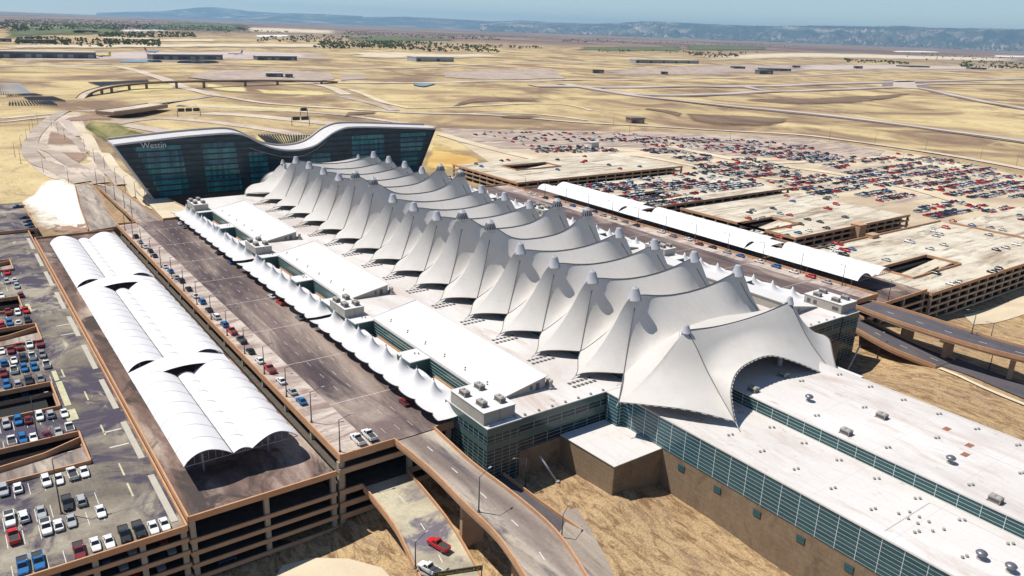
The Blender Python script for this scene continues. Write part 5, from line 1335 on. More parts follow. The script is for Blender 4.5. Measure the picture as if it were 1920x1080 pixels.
for bi,(nm,poly,z,occ,grp) in enumerate(BLK):
    xs=[p[0] for p in poly]; ys=[p[1] for p in poly]; rr=random.Random(50+bi)
    y=min(ys)+3; row=0
    while y<max(ys)-2:
        x=min(xs)+rr.random()*2; k=0
        while x<max(xs):
            if inside((x,y),poly) and rr.random()<occ*(.55+.9*(math.sin(x/17.+y/9.+bi)>-.2)):
                k+=1
                zz=z if z else hgt(x,y)+.35
                kd=rr.choice(('sedan','sedan','suv','suv','pickup'))
                ALL.append((math.hypot(x-CP[0],y-CP[1]),kd,rr.choice(cols),x,y,zz,rr.choice((0,math.pi)),nm,row,k,grp))
            x+=2.85
        y+=5.4 if row%2==0 else 10.5; row+=1
ALL.sort(key=lambda a:a[0])
free=300-NCAR
seen={}
for a in ALL[:free]:
    _,kd,co,x,y,zz,rot,nm,row,k,grp=a
    car(kd,co,x,y,zz,rot,'%s %s, %s, row %s, %s from left'%(co,WORD[kd],nm,ORD[row],ORD[min(k-1,49)]),grp,False)
m=MB(); mats=[paint(c) for c in PAINT]+[M_glass]; idx={c:i for i,c in enumerate(PAINT)}
for a in ALL[free:]:
    _,kd,co,x,y,zz,rot,nm,row,k,grp=a; i_=idx[co]; L,W,belt,top,bon,h,((rb,rt),(fb,ft))=shape(kd); w=W/2
    s=1 if rot==0 else -1
    m.box(x-w,x+w,y-h,y+h,zz+.25,zz+belt-.1,i_)
    y0_,y1_,y2_,y3_=[y+s*v for v in (rb,fb,ft,rt)]
    m.hexa([(x-w+.1,min(y0_,y1_),zz+belt-.1),(x+w-.1,min(y0_,y1_),zz+belt-.1),(x+w-.1,max(y0_,y1_),zz+belt-.1),(x-w+.1,max(y0_,y1_),zz+belt-.1)],[(x-w+.25,min(y2_,y3_),zz+top-.1),(x+w-.25,min(y2_,y3_),zz+top-.1),(x+w-.25,max(y2_,y3_),zz+top-.1),(x-w+.25,max(y2_,y3_),zz+top-.1)],len(mats)-1)
    m.box(x-w+.28,x+w-.28,min(y2_,y3_)+.05,max(y2_,y3_)-.05,zz+top-.09,zz+top,i_)
o=m.done('parked_cars',mats); tag(o,'hundreds of small red, black and white cars in the farther right-hand lots','cars',None,'stuff')
print('cars',NCAR,len(ALL))

# ------------------------------------------------------------------ terrain cover: roads, banks, lots, fields
patch('embankment',[(-145.24,362.55,21.5),(-142.93,313.06,16.34),(-132.82,292.06,14.31),(-109.86,277.9,18.07)],[(-130.36,412.54,21.69),(-114.67,447.33,22.82),(-108.83,411.11,25.59),(-111.12,299.13,21.71)],M_bright,.4)
patch('bare_earth',[(-138.36,310.92,16.27),(-125.12,294.77,14.93),(-111.51,282.6,17.74)],[(-133.98,328.82,16.43),(-123.18,323.28,16.99),(-114.59,306.51,20.52)],M_brown,.45)
patch('road_junction',[(-125.53,520.68,24.94),(-126,479.22,23.63),(-115.84,408.14,25.29),(-97.07,367.91,26.11)],[(-110.38,631.48,21.53),(-83.55,758.97,19.59),(-59.37,834.73,19.3),(-41.13,853.18,19.14)],M_road,.25,12)
patch('bare_earth',[(-105.37,591.4,19.96),(-93.37,587.45,18.96),(-79.74,592.9,18.32)],[(-87.75,704.45,20.45),(-85.25,685.92,20.59),(-84.48,638.8,22.08)],M_brown,.45)
patch('bare_earth',[(-102.04,569.31,19.83),(-105,489.45,24.77),(-98.95,471.14,24.13)],[(-96.35,582.24,18.98),(-84.27,578.99,17.43),(-88.65,486.72,24.89)],M_brown,.45)
patch('bare_earth',[(-116.92,546.03,23.57),(-119.59,489.59,24.58),(-116.13,496.57,24.82)],[(-112.76,578.43,20.45),(-114.7,533.32,24.44),(-114.96,500.78,24.88)],M_brown,.45)
patch('bare_earth',[(-117.3,486.84,24.47),(-112.14,461.72,23.2),(-104.85,449.32,23.2)],[(-114.09,491.51,24.68),(-108.29,475.35,24.12),(-103.08,454.84,23.28)],M_brown,.45)
patch('bare_earth',[(-71.76,770.73,19.42),(-50.05,760.99,19.16),(-18.52,764.99,18.1)],[(-58.58,811.11,18.94),(-37.24,844.12,18.78),(0.94,915.73,13.41)],M_brown,.5)
patch('pale_strip',[(-88.21,291.55,25.72),(-90.3,319.44,25.72),(-83.45,447.93,23.33),(-74.21,619.01,21.33),(-69.06,755.33,19.45)],[(-82.52,300.07,25.17),(-83.21,326.04,26.23),(-77.9,416.54,25.09),(-63.84,622.17,20.41),(-55.23,771.86,19.23)],M_cream,.5)
patch('grass_slope',[(-56.31,726.63,19.09),(-61.65,611.18,18.95),(-70.38,477.37,23.93)],[(-44.88,775.25,19.02),(-18.52,764.99,18.1),(-4.96,685.55,15.56)],M_greeng,.4)
road([(-76.96,767.04,19.49),(-80.85,641.09,22.08),(-78.56,578.55,16.72),(-86.67,436.87,23.87),(-90.47,369.91,26.5)],7,M_roaddk,.75)
road([(-107.82,387.21,26.57),(-112.6,458.3,23.05),(-121.26,492.1,24.69),(-120.19,556.37,22.72),(-108.26,643.95,21.65),(-87.32,750.3,19.67),(-69,823.03,19.14),(-39.38,905.64,14.98),(0.8,924.6,13.8),(59.18,951.95,17.52),(119.88,1006.28,17.55),(159.79,1049.61,17.48)],11,M_roaddk,.65)
road([(-99.51,378.7,26.7),(-98.41,444.83,23.45),(-104.7,491.59,24.82),(-106.74,582.97,19.9),(-108.25,608.73,20.83)],9,M_roaddk,.7)
road([(-65.15,784.41,19.29),(-69.8,709.73,19.57),(-74.98,635.55,22.03)],8,M_taxi,.6)
road([(-119.86,813.84,19.64),(-89.12,837.64,19.38),(-68.04,846.53,19.49)],10,M_road,.5); road([(-122.5,778.51,19.91),(-87.08,811.18,19.34),(-68.43,827.51,19.21)],7,M_road,.5)
road([(-43.82,1823.79,14.47),(78.01,1863.93,13.69),(162.84,1863.59,13.98),(190.58,1711.37,13.83),(186.13,1516.86,14.54),(176.53,1310.4,12.99),(165.31,1058.16,17.42)],22,M_road,.8)
road([(-100.71,1786.33,13.35),(-43.82,1823.79,14.47),(80.56,1882.83,13.78),(257.97,1999.88,12.99)],20,M_roaddk,.7)
road([(165.31,1058.16,17.42),(195.3,959.57,15.77),(231.45,900.47,15.37),(268.45,844.14,16.29),(329.75,769.55,16.43),(432.03,713.47,15.56),(490.86,614.89,15.27),(595.81,535.58,12.82),(682.46,438.33,13.42),(691.01,371.03,14.44),(689.83,304.88,14.76),(686.84,244.67,14.74),(669.1,168.28,14.52),(647.72,120.75,14.33)],13,M_road,.8)
road([(52.23,896.31,11.93),(115.44,848.74,13.57),(152.28,766.14,15.99),(190.57,701.26,15.65),(224.52,661.98,15.22)],26,M_road,.5); road([(38.03,834.55,12.57),(80.87,733.91,16.15),(115.24,665.72,14.77),(132.44,594.65,14.16)],18,M_road,.5)
road([(82.72,941.62,17.25),(167.49,884.97,14.37),(237.96,776.96,15.84),(273.52,677,15.22),(288.47,634.86,15.17)],12,M_road,.6)
road([(275,2022.47,13.16),(413.78,1919.74,14.22),(596.67,1823.81,13.7),(680.6,1753.18,14.04),(988.56,1856.75,14.11),(1439.46,2061.94,13.99),(2233.34,2250.26,14)],24,M_road,.9)
road([(406.25,1342.6,13.2),(535.99,1285.57,15.19),(750.36,1311.48,13.65),(959.7,1320.7,13.69),(1488.57,1342.94,13.88),(2154.37,1434.24,14),(2903.72,1582.97,14),(4827.66,1824,14),(6275.01,1967.45,14)],26,M_road,.9)
road([(426.66,1159.85,14.32),(405.57,1043.72,13.57),(366.49,894.79,15.54),(357.22,814.66,16.75)],12,M_cream,.8); road([(357.22,814.66,16.75),(415.34,826.04,15.55),(488.15,838.95,14.72),(590.93,841.91,15.13),(636.5,818.11,14.61),(614.27,729.99,14.94)],8,M_cream,.8)
road([(366.31,1060.22,12.87),(356.2,961.32,13.57),(322.73,796.04,16.73)],16,M_roaddk,.7); road([(399.14,1407.83,13.7),(416.32,1264.05,13.96),(381.19,1072.27,13.29)],20,M_road,.7)
road([(389.06,742.12,16.04),(473.43,737.68,14.6),(506.92,708.63,14.38),(519.64,634.22,14.81)],10,M_cream,.7)
# taxiways with dark shoulders
for P,wd in (([(947.78,1191.28,13.89),(935.69,1042.33,12.57),(902.53,813.22,15.02),(930,613.08,15.85),(955.22,423.79,13.24),(924.09,266.62,14.22),(909.76,208.51,13.78)],22),([(973.51,1222.09,13.63),(940.68,1016.52,12.5),(1014.57,914.46,14.63),(1343.88,949.8,13.96),(1640.32,960.82,13.75),(1986.79,989.13,13.97)],26),([(843.59,1169.96,14.41),(1218.87,1099.32,15.58),(1420.63,1088.78,14.14),(2105.07,1133.64,13.9),(3244.83,1192.49,14),(4405.59,1237.67,14)],34),([(1986.79,989.13,13.97),(1953.71,923.52,13.86),(1824.25,798.2,14),(1664.45,657.99,14.68),(1522.35,505.54,15.24),(1484.83,419.16,13.33)],24),([(2104.65,1031.85,13.82),(2286.87,1046.01,14),(2732.25,987.99,14),(3268.48,969.56,14)],24),([(1420.63,1088.78,14.14),(1373.74,1011.05,13.36),(1350.1,950.11,13.84)],22),([(2326.43,1174.56,14),(1910.55,948.26,13.86)],60)):
    road(P,wd*1.9,M_taxish,.9,name='taxiway_shoulder'); road(P,wd,M_taxi,1.5,name='taxiway')
patch('dark_slope',[(1056.14,803.8,13.5),(1085.89,700.25,13.73),(1241.37,690.69,13.74),(1596.6,773.94,13.93)],[(1094.82,821.71,14.06),(1266.78,824.46,13.53),(1447.28,815.57,14.24),(1772.77,843.68,13.61)],M_purple,1.,6)
patch('dark_slope',[(673.59,601.96,12.84),(655.48,533.59,11.96),(725.97,502.2,13.44),(784.87,519.39,14.95)],[(741.48,665.29,13.79),(792.69,648.83,13.1),(824.4,613.68,13.34),(838.3,544.68,14.74)],M_purple,1.,6)
patch('dark_slope',[(707.73,721.76,14.68),(705.61,677.27,14.44),(677.77,611.72,13.1)],[(734.63,743.83,14.23),(758.19,715.79,13.86),(739.41,665.56,13.82)],M_purple,.9,6)
patch('dark_slope',[(428.47,825.59,15.25),(483.34,860.69,15.15),(545.52,864.81,15.71),(628.13,848.09,14.51)],[(446.48,847.19,14.99),(523.8,922.72,16.73),(611.8,958.17,15.36),(693.99,933.19,14.17)],M_purple,.9,6)
patch('dark_slope',[(223.63,745.36,15.78),(251.8,760.39,15.82),(278.8,763.18,15.97)],[(260.31,806.61,16.11),(283.13,810.15,16.46),(298.58,791.75,16.48)],M_purple,.9,6)
patch('dark_slope',[(413.87,685.26,15.72),(437.9,665.73,15.64),(475.82,669.38,15.3)],[(431.55,706.66,15.6),(468.97,707.14,15.03),(479.93,697.76,14.95)],M_purple,.9,6)
patch('yellow_grass',[(51.25,1178.18,14.77),(73.52,1113.24,15.9),(148.51,1207.66,14.28)],[(76.98,1276.23,14.88),(136.36,1334.55,13.39),(182.98,1328.97,13.35)],M_yellow,.6,6)
patch('yellow_grass',[(211.95,1303.31,13.15),(206.44,1148.81,14.83),(232.72,1100.41,15.11)],[(232.81,1344.99,14.49),(255.35,1310.49,14.01),(283.47,1280.51,14.11)],M_yellow,.6,6)
patch('yellow_grass',[(78.2,924.29,14.98),(137.62,877.73,13.9),(199.34,819.33,15.31)],[(91.51,950.14,17.61),(164.09,938.57,15.57),(250.7,838.31,15.96)],M_yellow,.45,6)
patch('yellow_grass',[(251.07,1104.93,14.43),(298.93,1071.33,13.14),(381.19,1072.27,13.29)],[(271.61,1216.85,13.68),(321.41,1175.55,14.49),(365.87,1145.03,14.53)],M_yellow,.4,6)
patch('gold_grass',[(126.12,383.82,14.19),(142.42,368.9,14.14),(184.1,382.15,14.46)],[(226.52,533.8,15.17),(225.53,493.95,15.33),(216.94,430.75,14.9)],M_gold,.35)
road([(263.2,580.07,15.2),(256.85,513.73,15.17),(254.9,455.29,14.94),(258.84,410.59,14.24),(264.13,386.35,13.71)],13,M_cream,.75)
patch('yellow_grass',[(161,296.18,13.53),(204.53,300.05,13.04)],[(163.6,438.31,15.33),(187.03,459.57,15.44)],M_yellow,.2) if 0 else None
# lots
patch('parking_lot',[(172.05,307.61,13.67),(207.56,198.53,12.15),(269.56,138.86,10.04),(306.5,67.63,12.73),(333.68,18.96,11.08)],[(283.5,615.99,15.19),(444.16,511.48,14.14),(636.84,406.38,14.47),(653.42,273.23,14.93),(618.68,127.22,14.1)],M_lotfar,.3,24)
patch('parking_lot',[(246.56,517.5,15.21),(272.99,462.91,14.87),(400.52,432.06,14.06),(466.82,335.56,14.11),(570.37,261.29,14.27)],[(288.58,624.41,15.18),(385.18,574.68,14.55),(553.34,497.35,13.98),(653.69,418.18,14.04),(648.44,294.23,15.09)],M_lotpur,.5,14)
road([(446.85,431.12,13.88),(438.42,313.46,14.09),(459.12,247.81,14.07),(457.74,168.58,13.85),(436.85,116.26,13.65),(421.1,52.52,13.61)],13,M_cream,.7)
road([(447.65,296.27,14.09),(513.36,283.28,14.19),(601.32,267.65,14.53),(643.93,234.66,14.52)],9,M_cream,.75)
road([(283.79,395.15,13.96),(358.11,388.55,14.2),(370.42,319.23,13.91),(377.95,255.37,13.88),(388.63,226.38,13.93)],8,M_cream,.7)
road([(462.68,504.57,14.13),(503.26,452.06,14.01),(538.27,391.19,14.31),(542.93,308.71,14.35)],5,M_brown,.9)
patch('old_car_park',[(230,1449.91,15.82),(286.42,1349.11,14.7),(411.39,1355.56,13.23),(502.32,1390.95,14.2)],[(294.71,1615.59,14.17),(404.75,1724.49,13.09),(540.75,1682.37,14.44),(585.54,1595.88,13.74)],M_lotpur,1.,6)
patch('old_car_park',[(786.43,1425.01,14.7),(900.38,1364.66,13.42),(1100.67,1374.59,13.97)],[(895,1610.14,14.84),(1165.82,1738.69,13.9),(1360.03,1735.55,14.21)],M_lotpur,1.,6)
patch('old_car_park',[(500.46,1355.89,14.57),(540.94,1392.94,13.81),(601.73,1442.77,12.2)],[(578.07,1541.37,12.56),(628.36,1579.52,13.49),(649.96,1579.65,13.43)],M_lotpur,1.,6)
patch('paved_yard',[(1249.95,1465.07,13.8),(1524.51,1375.5,14.32),(1839.52,1403.67,13.97),(2135.04,1461.43,14)],[(1440.04,1718.16,13.73),(2281.29,2059.71,14),(2974.76,2287.03,14),(3716.21,2312.7,14)],M_lotpur,1.,6)
patch('paved_yard',[(2131.14,1542.5,14),(2825.72,1650.82,14),(3657.01,1722.73,14),(4827.66,1824,14)],[(3208.7,2217.57,14),(3854.92,2274.49,14),(4695.07,2235.44,14),(5098.25,1931.96,14)],M_taxi,1.1,6)
patch('paved_yard',[(-33.51,1958.74,14.83),(186.38,1997.58,13.98),(483.35,2063.32,13.52),(893.71,2223.11,14.01)],[(9.1,2520.9,13.97),(307.43,2686.58,14),(743.14,2920.86,14),(1138.66,2862.74,14)],M_taxi,.9,8)
for p in (([(218.69,2032.77,13.57),(264.94,2021.46,13.15),(323.96,2044.37,13.58)],[(246.43,2113.85,14.09),(287.4,2128.1,14.33),(333.19,2111.74,14.14)]),([(348.3,2012.4,13.44),(397,1999.57,13.72),(463.64,2034.84,13.54)],[(380.6,2099.2,13.76),(430.59,2123.06,13.56),(473.19,2114.7,13.57)]),([(587.55,1216.17,14.76),(589.32,1180.3,14.48),(637.68,1228.37,14.33)],[(598.64,1240.17,14.88),(634.89,1259.24,14.15),(664.91,1265.87,13.37)])):
    patch('pond',p[0],p[1],M_water,2.,3)
# fields farther out
for a,b,m_ in (([(3051.83,3663.14,14),(3452.71,3564.5,14),(4278.39,3814.89,14)],[(4011.16,4669.66,14),(5137.43,5293.52,14),(6955.23,6285.75,14)],M_greenf),([(78.66,3435.88,14),(395.01,4226.13,14),(823.78,4988.86,14)],[(295.38,6286.49,14),(841.37,7552.7,14),(1418.74,8003.99,14)],M_greenf),([(1015.02,5958.03,14),(1388.35,5515.33,14),(2072.78,6465.79,14)],[(2056.02,10923.6,14),(5728.17,21114.5,14),(5101.8,15641.2,14)],M_greenf),([(2033.54,4656.57,14),(2267.33,4600.16,14),(3423.55,5524.53,14)],[(2627.79,6047.01,14),(3830.71,7396.65,14),(4058.6,6525.39,14)],M_greenf),([(4194.29,3789.39,14),(4929.82,4012.44,14),(6660.54,4895.52,14)],[(7792.5,7042.79,14),(9346.2,7624.82,14),(10552.2,7776.47,14)],M_greenf),
    ([(913.42,5841.7,14),(1063.83,5866.61,14),(1409.75,6410,14)],[(1096.56,6714.18,14),(1381.87,7392.81,14),(1728.59,7990.43,14)],M_salt),([(561.75,5071.13,14),(605.05,5001.23,14),(775.16,5416.82,14)],[(669.78,5994.11,14),(780.36,6134.85,14),(822.81,6031.96,14)],M_salt),([(706.72,3828.05,14),(829.06,3760.58,14),(1061.46,3971.75,14)],[(701.85,4129.49,14),(1004.6,4435.31,14),(1182.6,4566.66,14)],M_cream),([(520.03,4158.38,14),(628.46,3999.05,14),(774.1,4020.69,14)],[(580.21,4377.16,14),(705.18,4387.82,14),(860.39,4510.25,14)],M_cream),([(10302.9,5641.89,14),(11189.4,5741.77,14),(12910.9,6242.91,14)],[(12259.4,6709.3,14),(14478.1,7452.41,14),(14784.4,7218.64,14)],M_salt),([(10194.6,4317,14),(10418.8,4231.79,14),(11591.3,4458.24,14)],[(12795,5412.41,14),(13397.5,5469.86,14),(14161.6,5469.71,14)],M_salt),([(1660.49,5258.16,14),(1804.4,5254.86,14),(2161.98,5941.67,14)],[(1857.55,5952.88,14),(2256.97,6484.37,14),(2304.1,6369.29,14)],M_salt),
    ([(25.93,2742.19,14),(338.19,2861.67,14),(811.13,3145.32,14),(1360.71,3252.92,14)],[(53.28,3101.98,14),(412.55,3284.92,14),(981.63,3708.21,14),(1759.59,4132.51,14)],M_cream),([(942.19,2330.01,14.04),(1253.09,2311.57,14),(1809.22,2568.84,14)],[(1299.82,3012.53,14),(1593.81,2897.39,14),(1847.62,2863.69,14)],M_cream),([(652.79,7943.18,14),(841.37,7552.7,14),(1059.06,6008.46,14)],[(636.15,10135.2,14),(1289.17,11783.7,14),(1770.85,10371.1,14)],M_greenf),([(1908.98,6628.24,14),(2208.94,6601.66,14),(3118.22,7128.48,14)],[(3768.09,12383.2,14),(4615.15,12890.9,14),(5243.9,11815.9,14)],M_cream),([(2475.3,2235.12,14),(4068.05,2748.75,14),(5412.77,2813.05,14),(7326.38,2739.27,14)],[(3233.81,2844,14),(6680.78,4543.44,14),(8442.39,4429.92,14),(10600,4009.82,14)],M_cream)):
    patch('field',a,b,m_,2.5,4)
# far distant woods: clusters of small trees scattered through outlined areas
def woods(areas,per,hgt_,label):
    rr=random.Random(11); m=MB()
    for a,b,den in areas:
        n=int(den)
        ca,cb=smooth(a,4),smooth(b,4)
        for _ in range(n):
            u=rr.random(); v=rr.random()**1.1
            i=u*(len(ca)-1); i0=min(len(ca)-2,int(i)); p=ca[i0].lerp(ca[i0+1],i-i0); i=u*(len(cb)-1); i0=min(len(cb)-2,int(i)); q_=cb[i0].lerp(cb[i0+1],i-i0)
            c=p.lerp(q_,v); s=rr.uniform(.6,1.35); z=hgt(c.x,c.y); r_=hgt_*.55*s; h_=hgt_*s
            m.tube([(c.x,c.y,z-1),(c.x,c.y,z+h_*.4)],.9,3,1,cap=False)
            for k in range(rr.choice((2,3,4))):
                ox,oy,oz=rr.uniform(-r_,r_)*.8,rr.uniform(-r_,r_)*.8,rr.uniform(.35,.75)*h_
                rad=r_*rr.uniform(.45,.8); b0=len(m.v)
                pts=[(0,0,1)]+[(math.cos(t)*rr.uniform(.7,1.15),math.sin(t)*rr.uniform(.7,1.15),rr.uniform(-.2,.35)) for t in (0,1.26,2.5,3.77,5.03)]+[(0,0,-.8)]
                for x,y,zz in pts: m.v.append((c.x+ox+x*rad,c.y+oy+y*rad,z+oz+zz*rad))
                for j in range(5): m.face((b0,b0+1+j,b0+1+(j+1)%5)); m.face((b0+6,b0+1+(j+1)%5,b0+1+j))
    o=m.done('woodland',[M_leaf,M_brown]); tag(o,label,'woods',None,'stuff'); return o
woods([([(344.57,6933.53,14),(911.09,7227.84,14),(1527.58,7282.81,14),(3274.37,10183.9,14)],[(725.61,11243.9,14),(2253.83,16210.9,14),(4354.42,19521.4,14),(6986.47,22130.9,14)],1000),([(253.47,5086.05,14),(811.86,6338.59,14),(1463.15,7003.89,14),(2078.13,7175.3,14)],[(402.22,6827.88,14),(1292.01,9443.46,14),(2453.43,11291.2,14),(3605.38,12114.7,14)],700),([(566.25,4365.78,14),(804.13,4375.12,14),(1168.59,4857,14)],[(720.15,5116.08,14),(1153.41,5965.67,14),(1499.27,6190.49,14)],340),([(267.27,5916.78,14),(349.75,5877.79,14),(442.45,6165.36,14)],[(509.29,9100.18,14),(601.47,8670.64,14),(505.59,6998.5,14)],90),([(93.6,3122.51,14),(215.22,3133.75,14),(367.88,2917.33,14)],[(177.18,3755,14),(323.85,4008.7,14),(510.94,3844.99,14)],150),([(412.55,3284.92,14),(513.61,3226.16,14),(559.41,3091.2,14)],[(486.8,3828.87,14),(646.01,3861.53,14),(714.39,3762.2,14)],130)],1,12,'dark green woods spread over the plain at the upper left')
woods([([(1298.38,4197.51,14),(1523.26,4165.82,14),(1865.22,4365.43,14)],[(1761.77,5340.75,14),(2174.89,5812.85,14),(2433.25,5618.02,14)],120),([(1211.2,3195.71,14),(1488.79,3301.93,14),(1863.26,3578.61,14)],[(1687.6,4261.75,14),(2123.07,4612.73,14),(2701.03,5188.51,14)],300),([(3118.22,7128.48,14),(3565.01,6481.48,14),(4597.17,6573.31,14)],[(5075.76,11255.9,14),(5470.16,9855.84,14),(5833.08,8432.58,14)],330),([(1689.25,3506.95,14),(1705.58,3089.58,14),(2116.47,3100.63,14)],[(2160.31,4537.69,14),(2746.99,4880.16,14),(2658.14,4070.87,14)],300),([(2304.03,3760.13,14),(2568.56,3715.08,14),(3022.22,3888.66,14)],[(2591.42,4213.06,14),(3090.11,4449.93,14),(3366.27,4384.26,14)],60),([(1845.63,6560.56,14),(2159.98,6721.21,14),(2788.38,7567.83,14)],[(2389.8,8183.3,14),(2866.12,8789.54,14),(3369.47,9160.03,14)],50),([(2095.92,5613.26,14),(2222.85,5334.3,14),(2651.47,5521.04,14)],[(2448.2,6503.66,14),(2692,6403.8,14),(3111.01,6441.08,14)],60)],1,12,'scattered tree groups on the plain at the upper centre')
woods([([(5355.32,6564.31,14),(6185.99,6714.66,14),(7148.49,6377.55,14)],[(6901.27,8329.5,14),(10695.6,11586.6,14),(15582.4,13908,14)],200),([(7792.5,7042.79,14),(8708.23,6748.4,14),(10385.6,7088.3,14)],[(12635.5,11276.8,14),(16999.1,13199.7,14),(17559.8,12016.3,14)],90),([(4398.17,7490.79,14),(6883.22,9013.03,14),(12601.1,12622.7,14)],[(5719.31,9554.04,14),(10234.9,13365.5,14),(22498.4,22525.8,25.86)],110),([(3447.74,3073.23,14),(3370.92,2811.19,14),(3858.15,3029.99,14)],[(4227.68,3799.52,14),(4566.46,3813.83,14),(4314.04,3417.8,14)],90),([(3997.94,2393.37,14),(4167.84,2302.05,14),(4312.92,2207.62,14)],[(4699.88,2846.88,14),(4805.18,2664.59,14),(4641.56,2401.47,14)],70),([(4365.78,1957.94,14),(4533.1,1866.56,14),(4863.86,1824.62,14)],[(5813.86,2651.56,14),(6778.79,2838.54,14),(6384.67,2427.23,14)],130),([(3079.63,3451.36,14),(3833.22,3372.52,14),(5395.22,3958.84,14)],[(3475.87,3890.64,14),(4686.49,4124.88,14),(6091.4,4474.2,14)],40),([(5597.49,2911.63,14),(6512.77,2964.3,14),(8702.8,3468.56,14)],[(9934.78,5226.39,14),(10319.7,4748.73,14),(12065,4847.19,14)],60)],1,12,'thin tree groups and scrub on the plain at the upper right')

# ------------------------------------------------------------------ far buildings
def shed(a,b,h,label,rows=0,depth=60,roofm=None,wallm=None,name='warehouse',cat='warehouse'):
    a=Vector(a);b=Vector(b); L=(Vector((b.x,b.y,0))-Vector((a.x,a.y,0))).length; z=min(a.z,b.z)
    t=thing(name,label,cat,None,(a.x,a.y,z)); t.rotation_euler=(0,0,math.atan2(b.y-a.y,b.x-a.x))
    m=MB(); m.box(0,L,0,depth,-1,h*.86); m.done('wall',wallm or M_shed,t)
    m=MB(); m.box(-1,L+1,-2,depth+1,h*.86,h); m.done('roof',roofm or M_darkroof,t)
    n=max(2,int(L/22))
    for i in range(n):
        m=MB(); x=L*(i+.2)/n; m.box(x,x+L/n*.55,-.3,0,.5,h*.6); m.done('dock_door',M_grey if i%3 else M_unitd,t)
    return t
shed((-59.3,2195.62,13.97),(196.24,2189.56,13.9),17,'long pale-roofed cargo building at the far left edge',roofm=M_paleroof,depth=45)
shed((327.33,2161.49,14.31),(515.91,2180.43,14.1),15,'long pale-roofed cargo building between the red and the blue tailed planes',roofm=M_paleroof,depth=45)
shed((617.28,2188.89,13.7),(734.69,2185.18,13.99),13,'short pale-roofed grey hangar right of the blue tailed plane',roofm=M_paleroof,depth=40)
shed((1134.58,2176.73,13.92),(1280.05,2176.46,14),16,'pale grey shed alone on the golden plain',roofm=M_paleroof,wallm=M_cap,depth=60)
shed((2161.45,2202.51,14),(2510.48,2176.46,14),14,'long pale blue-grey building behind the paved yard',roofm=M_paleroof,wallm=M_cap,depth=40)
for i,(a,b,h,l) in enumerate((((2291.16,1813.92,14),(2337.27,1798.37,14),9,'small dark shed left of the yard group'),((2052.81,1518.05,14),(2103.04,1502.72,14),13,'dark block at the front of the yard group'),((2312.28,1685.88,14),(2418.51,1654.19,14),9,'long low dark shed behind the yard block'),((2782.89,1899.45,14),(2805.46,1881.47,14),9,'small dark shed at the back right of the yard group'),((3140.37,1833.86,14),(3168.29,1815.15,14),12,'single dark block right of the yard'),((1383.63,1589.37,14.03),(1409.39,1572.28,14.31),10,'dark shed at the left end of the yard'),((1581.35,1510.01,14.12),(1596.73,1498.96,14.02),9,'small dark box shed beside the yard road'),((564.76,597.59,13.75),(584.44,592.62,13.22),7.5,'dark brown shed alone on the grass behind the farthest garage'),((3842.34,1961.15,14),(4012.93,1944.9,14),8,'low grey shed at the right far edge of the paving'),((4170.03,1812.88,14),(4248.48,1769.31,14),10,'dark shed by the right edge woods'),((387.88,1466.55,14.96),(419.38,1458.65,14.81),9,'white-roofed office at the old oval car park'),((421.54,1452.5,14.68),(433.61,1445.9,14.54),8,'small box building beside the oval car park office'),((137.48,3301.55,14),(247.25,3307.68,14),14,'long dark shed among the upper left woods'),((43.76,3414.09,14),(115.41,3429.47,14),12,'dark shed cut by the left edge near the woods'),((334.99,477.11,14.28),(345.6,469.29,14.21),3,'') )):
    if l: shed(a,b,h,l,depth=(b[0]-a[0])*.4+6,roofm=M_paleroof if 'white' in l else M_darkroof,wallm=M_brown if 'brown' in l else None,name='shed',cat='shed')
t=thing('ticket_booth','small white box office in the lot behind the farthest garage','booth',None,(363.3,446.41,14.17)); m=MB(); m.box(-5,5,-3,3,0,5); m.done('wall',M_paleroof,t); m=MB(); m.box(-5.5,5.5,-3.5,3.5,5,5.5); m.done('roof',M_trim,t)
# parked aeroplanes
def plane(loc,ang,tail,label,s=1.):
    t=thing('parked_airplane',label,'airplane',None,loc); t.rotation_euler=(0,0,ang); t.scale=(s,s,s)
    body=paint('white'); m=MB(); m.tube([(-19,0,4.2),(-16,0,3.7),(-10,0,3.5),(12,0,3.5),(17,0,3.4),(19.5,0,3.)],1.9,10); m.done('fuselage',body if tail!='yellow' else plain('plane_yellow',(.62,.52,.06),.5),t)
    m=MB()
    for sd in (-1,1): m.hexa([(4,sd*1,2.6),(-3,sd*1,2.6),(-7,sd*17,3.4),(-4.6,sd*17,3.4)],[(4,sd*1,3.1),(-3,sd*1,3.1),(-7,sd*17,3.6),(-4.6,sd*17,3.6)])
    m.done('wing',body,t)
    m=MB(); m.hexa([(-13,-.25,4.5),(-19,-.25,4.5),(-19,.25,4.5),(-13,.25,4.5)],[(-18,-.2,12),(-21,-.2,12),(-21,.2,12),(-18,.2,12)]); m.done('tail_fin',plain('tail_'+tail,{'red':(.6,.05,.03),'blue':(.08,.06,.5),'yellow':(.62,.52,.06)}[tail],.5),t)
    m=MB()
    for sd in (-1,1): m.hexa([(-15,sd*.5,4.3),(-18.5,sd*.5,4.3),(-19.5,sd*6,4.5),(-18,sd*6,4.5)],[(-15,sd*.5,4.6),(-18.5,sd*.5,4.6),(-19.5,sd*6,4.7),(-18,sd*6,4.7)])
    m.done('tailplane',body,t)
    for sd in (-1,1):
        m=MB(); m.tube([(-1,sd*6,2),(4,sd*6,2)],1.1,8); m.done('engine',M_cap,t)
    for x,y in ((-2,3),(-2,-3),(14,0)):
        m=MB(); m.tube([(x,y,0),(x,y,3)],.5,5); m.done('landing_gear',M_cable,t)
plane((224.62,2289.93,14.1),2.6,'yellow','yellow airplane parked at the end of the long far cargo building',1.3)
plane((423.94,2607.93,14),.6,'red','white airplane with red tail between the far cargo buildings',1.5)
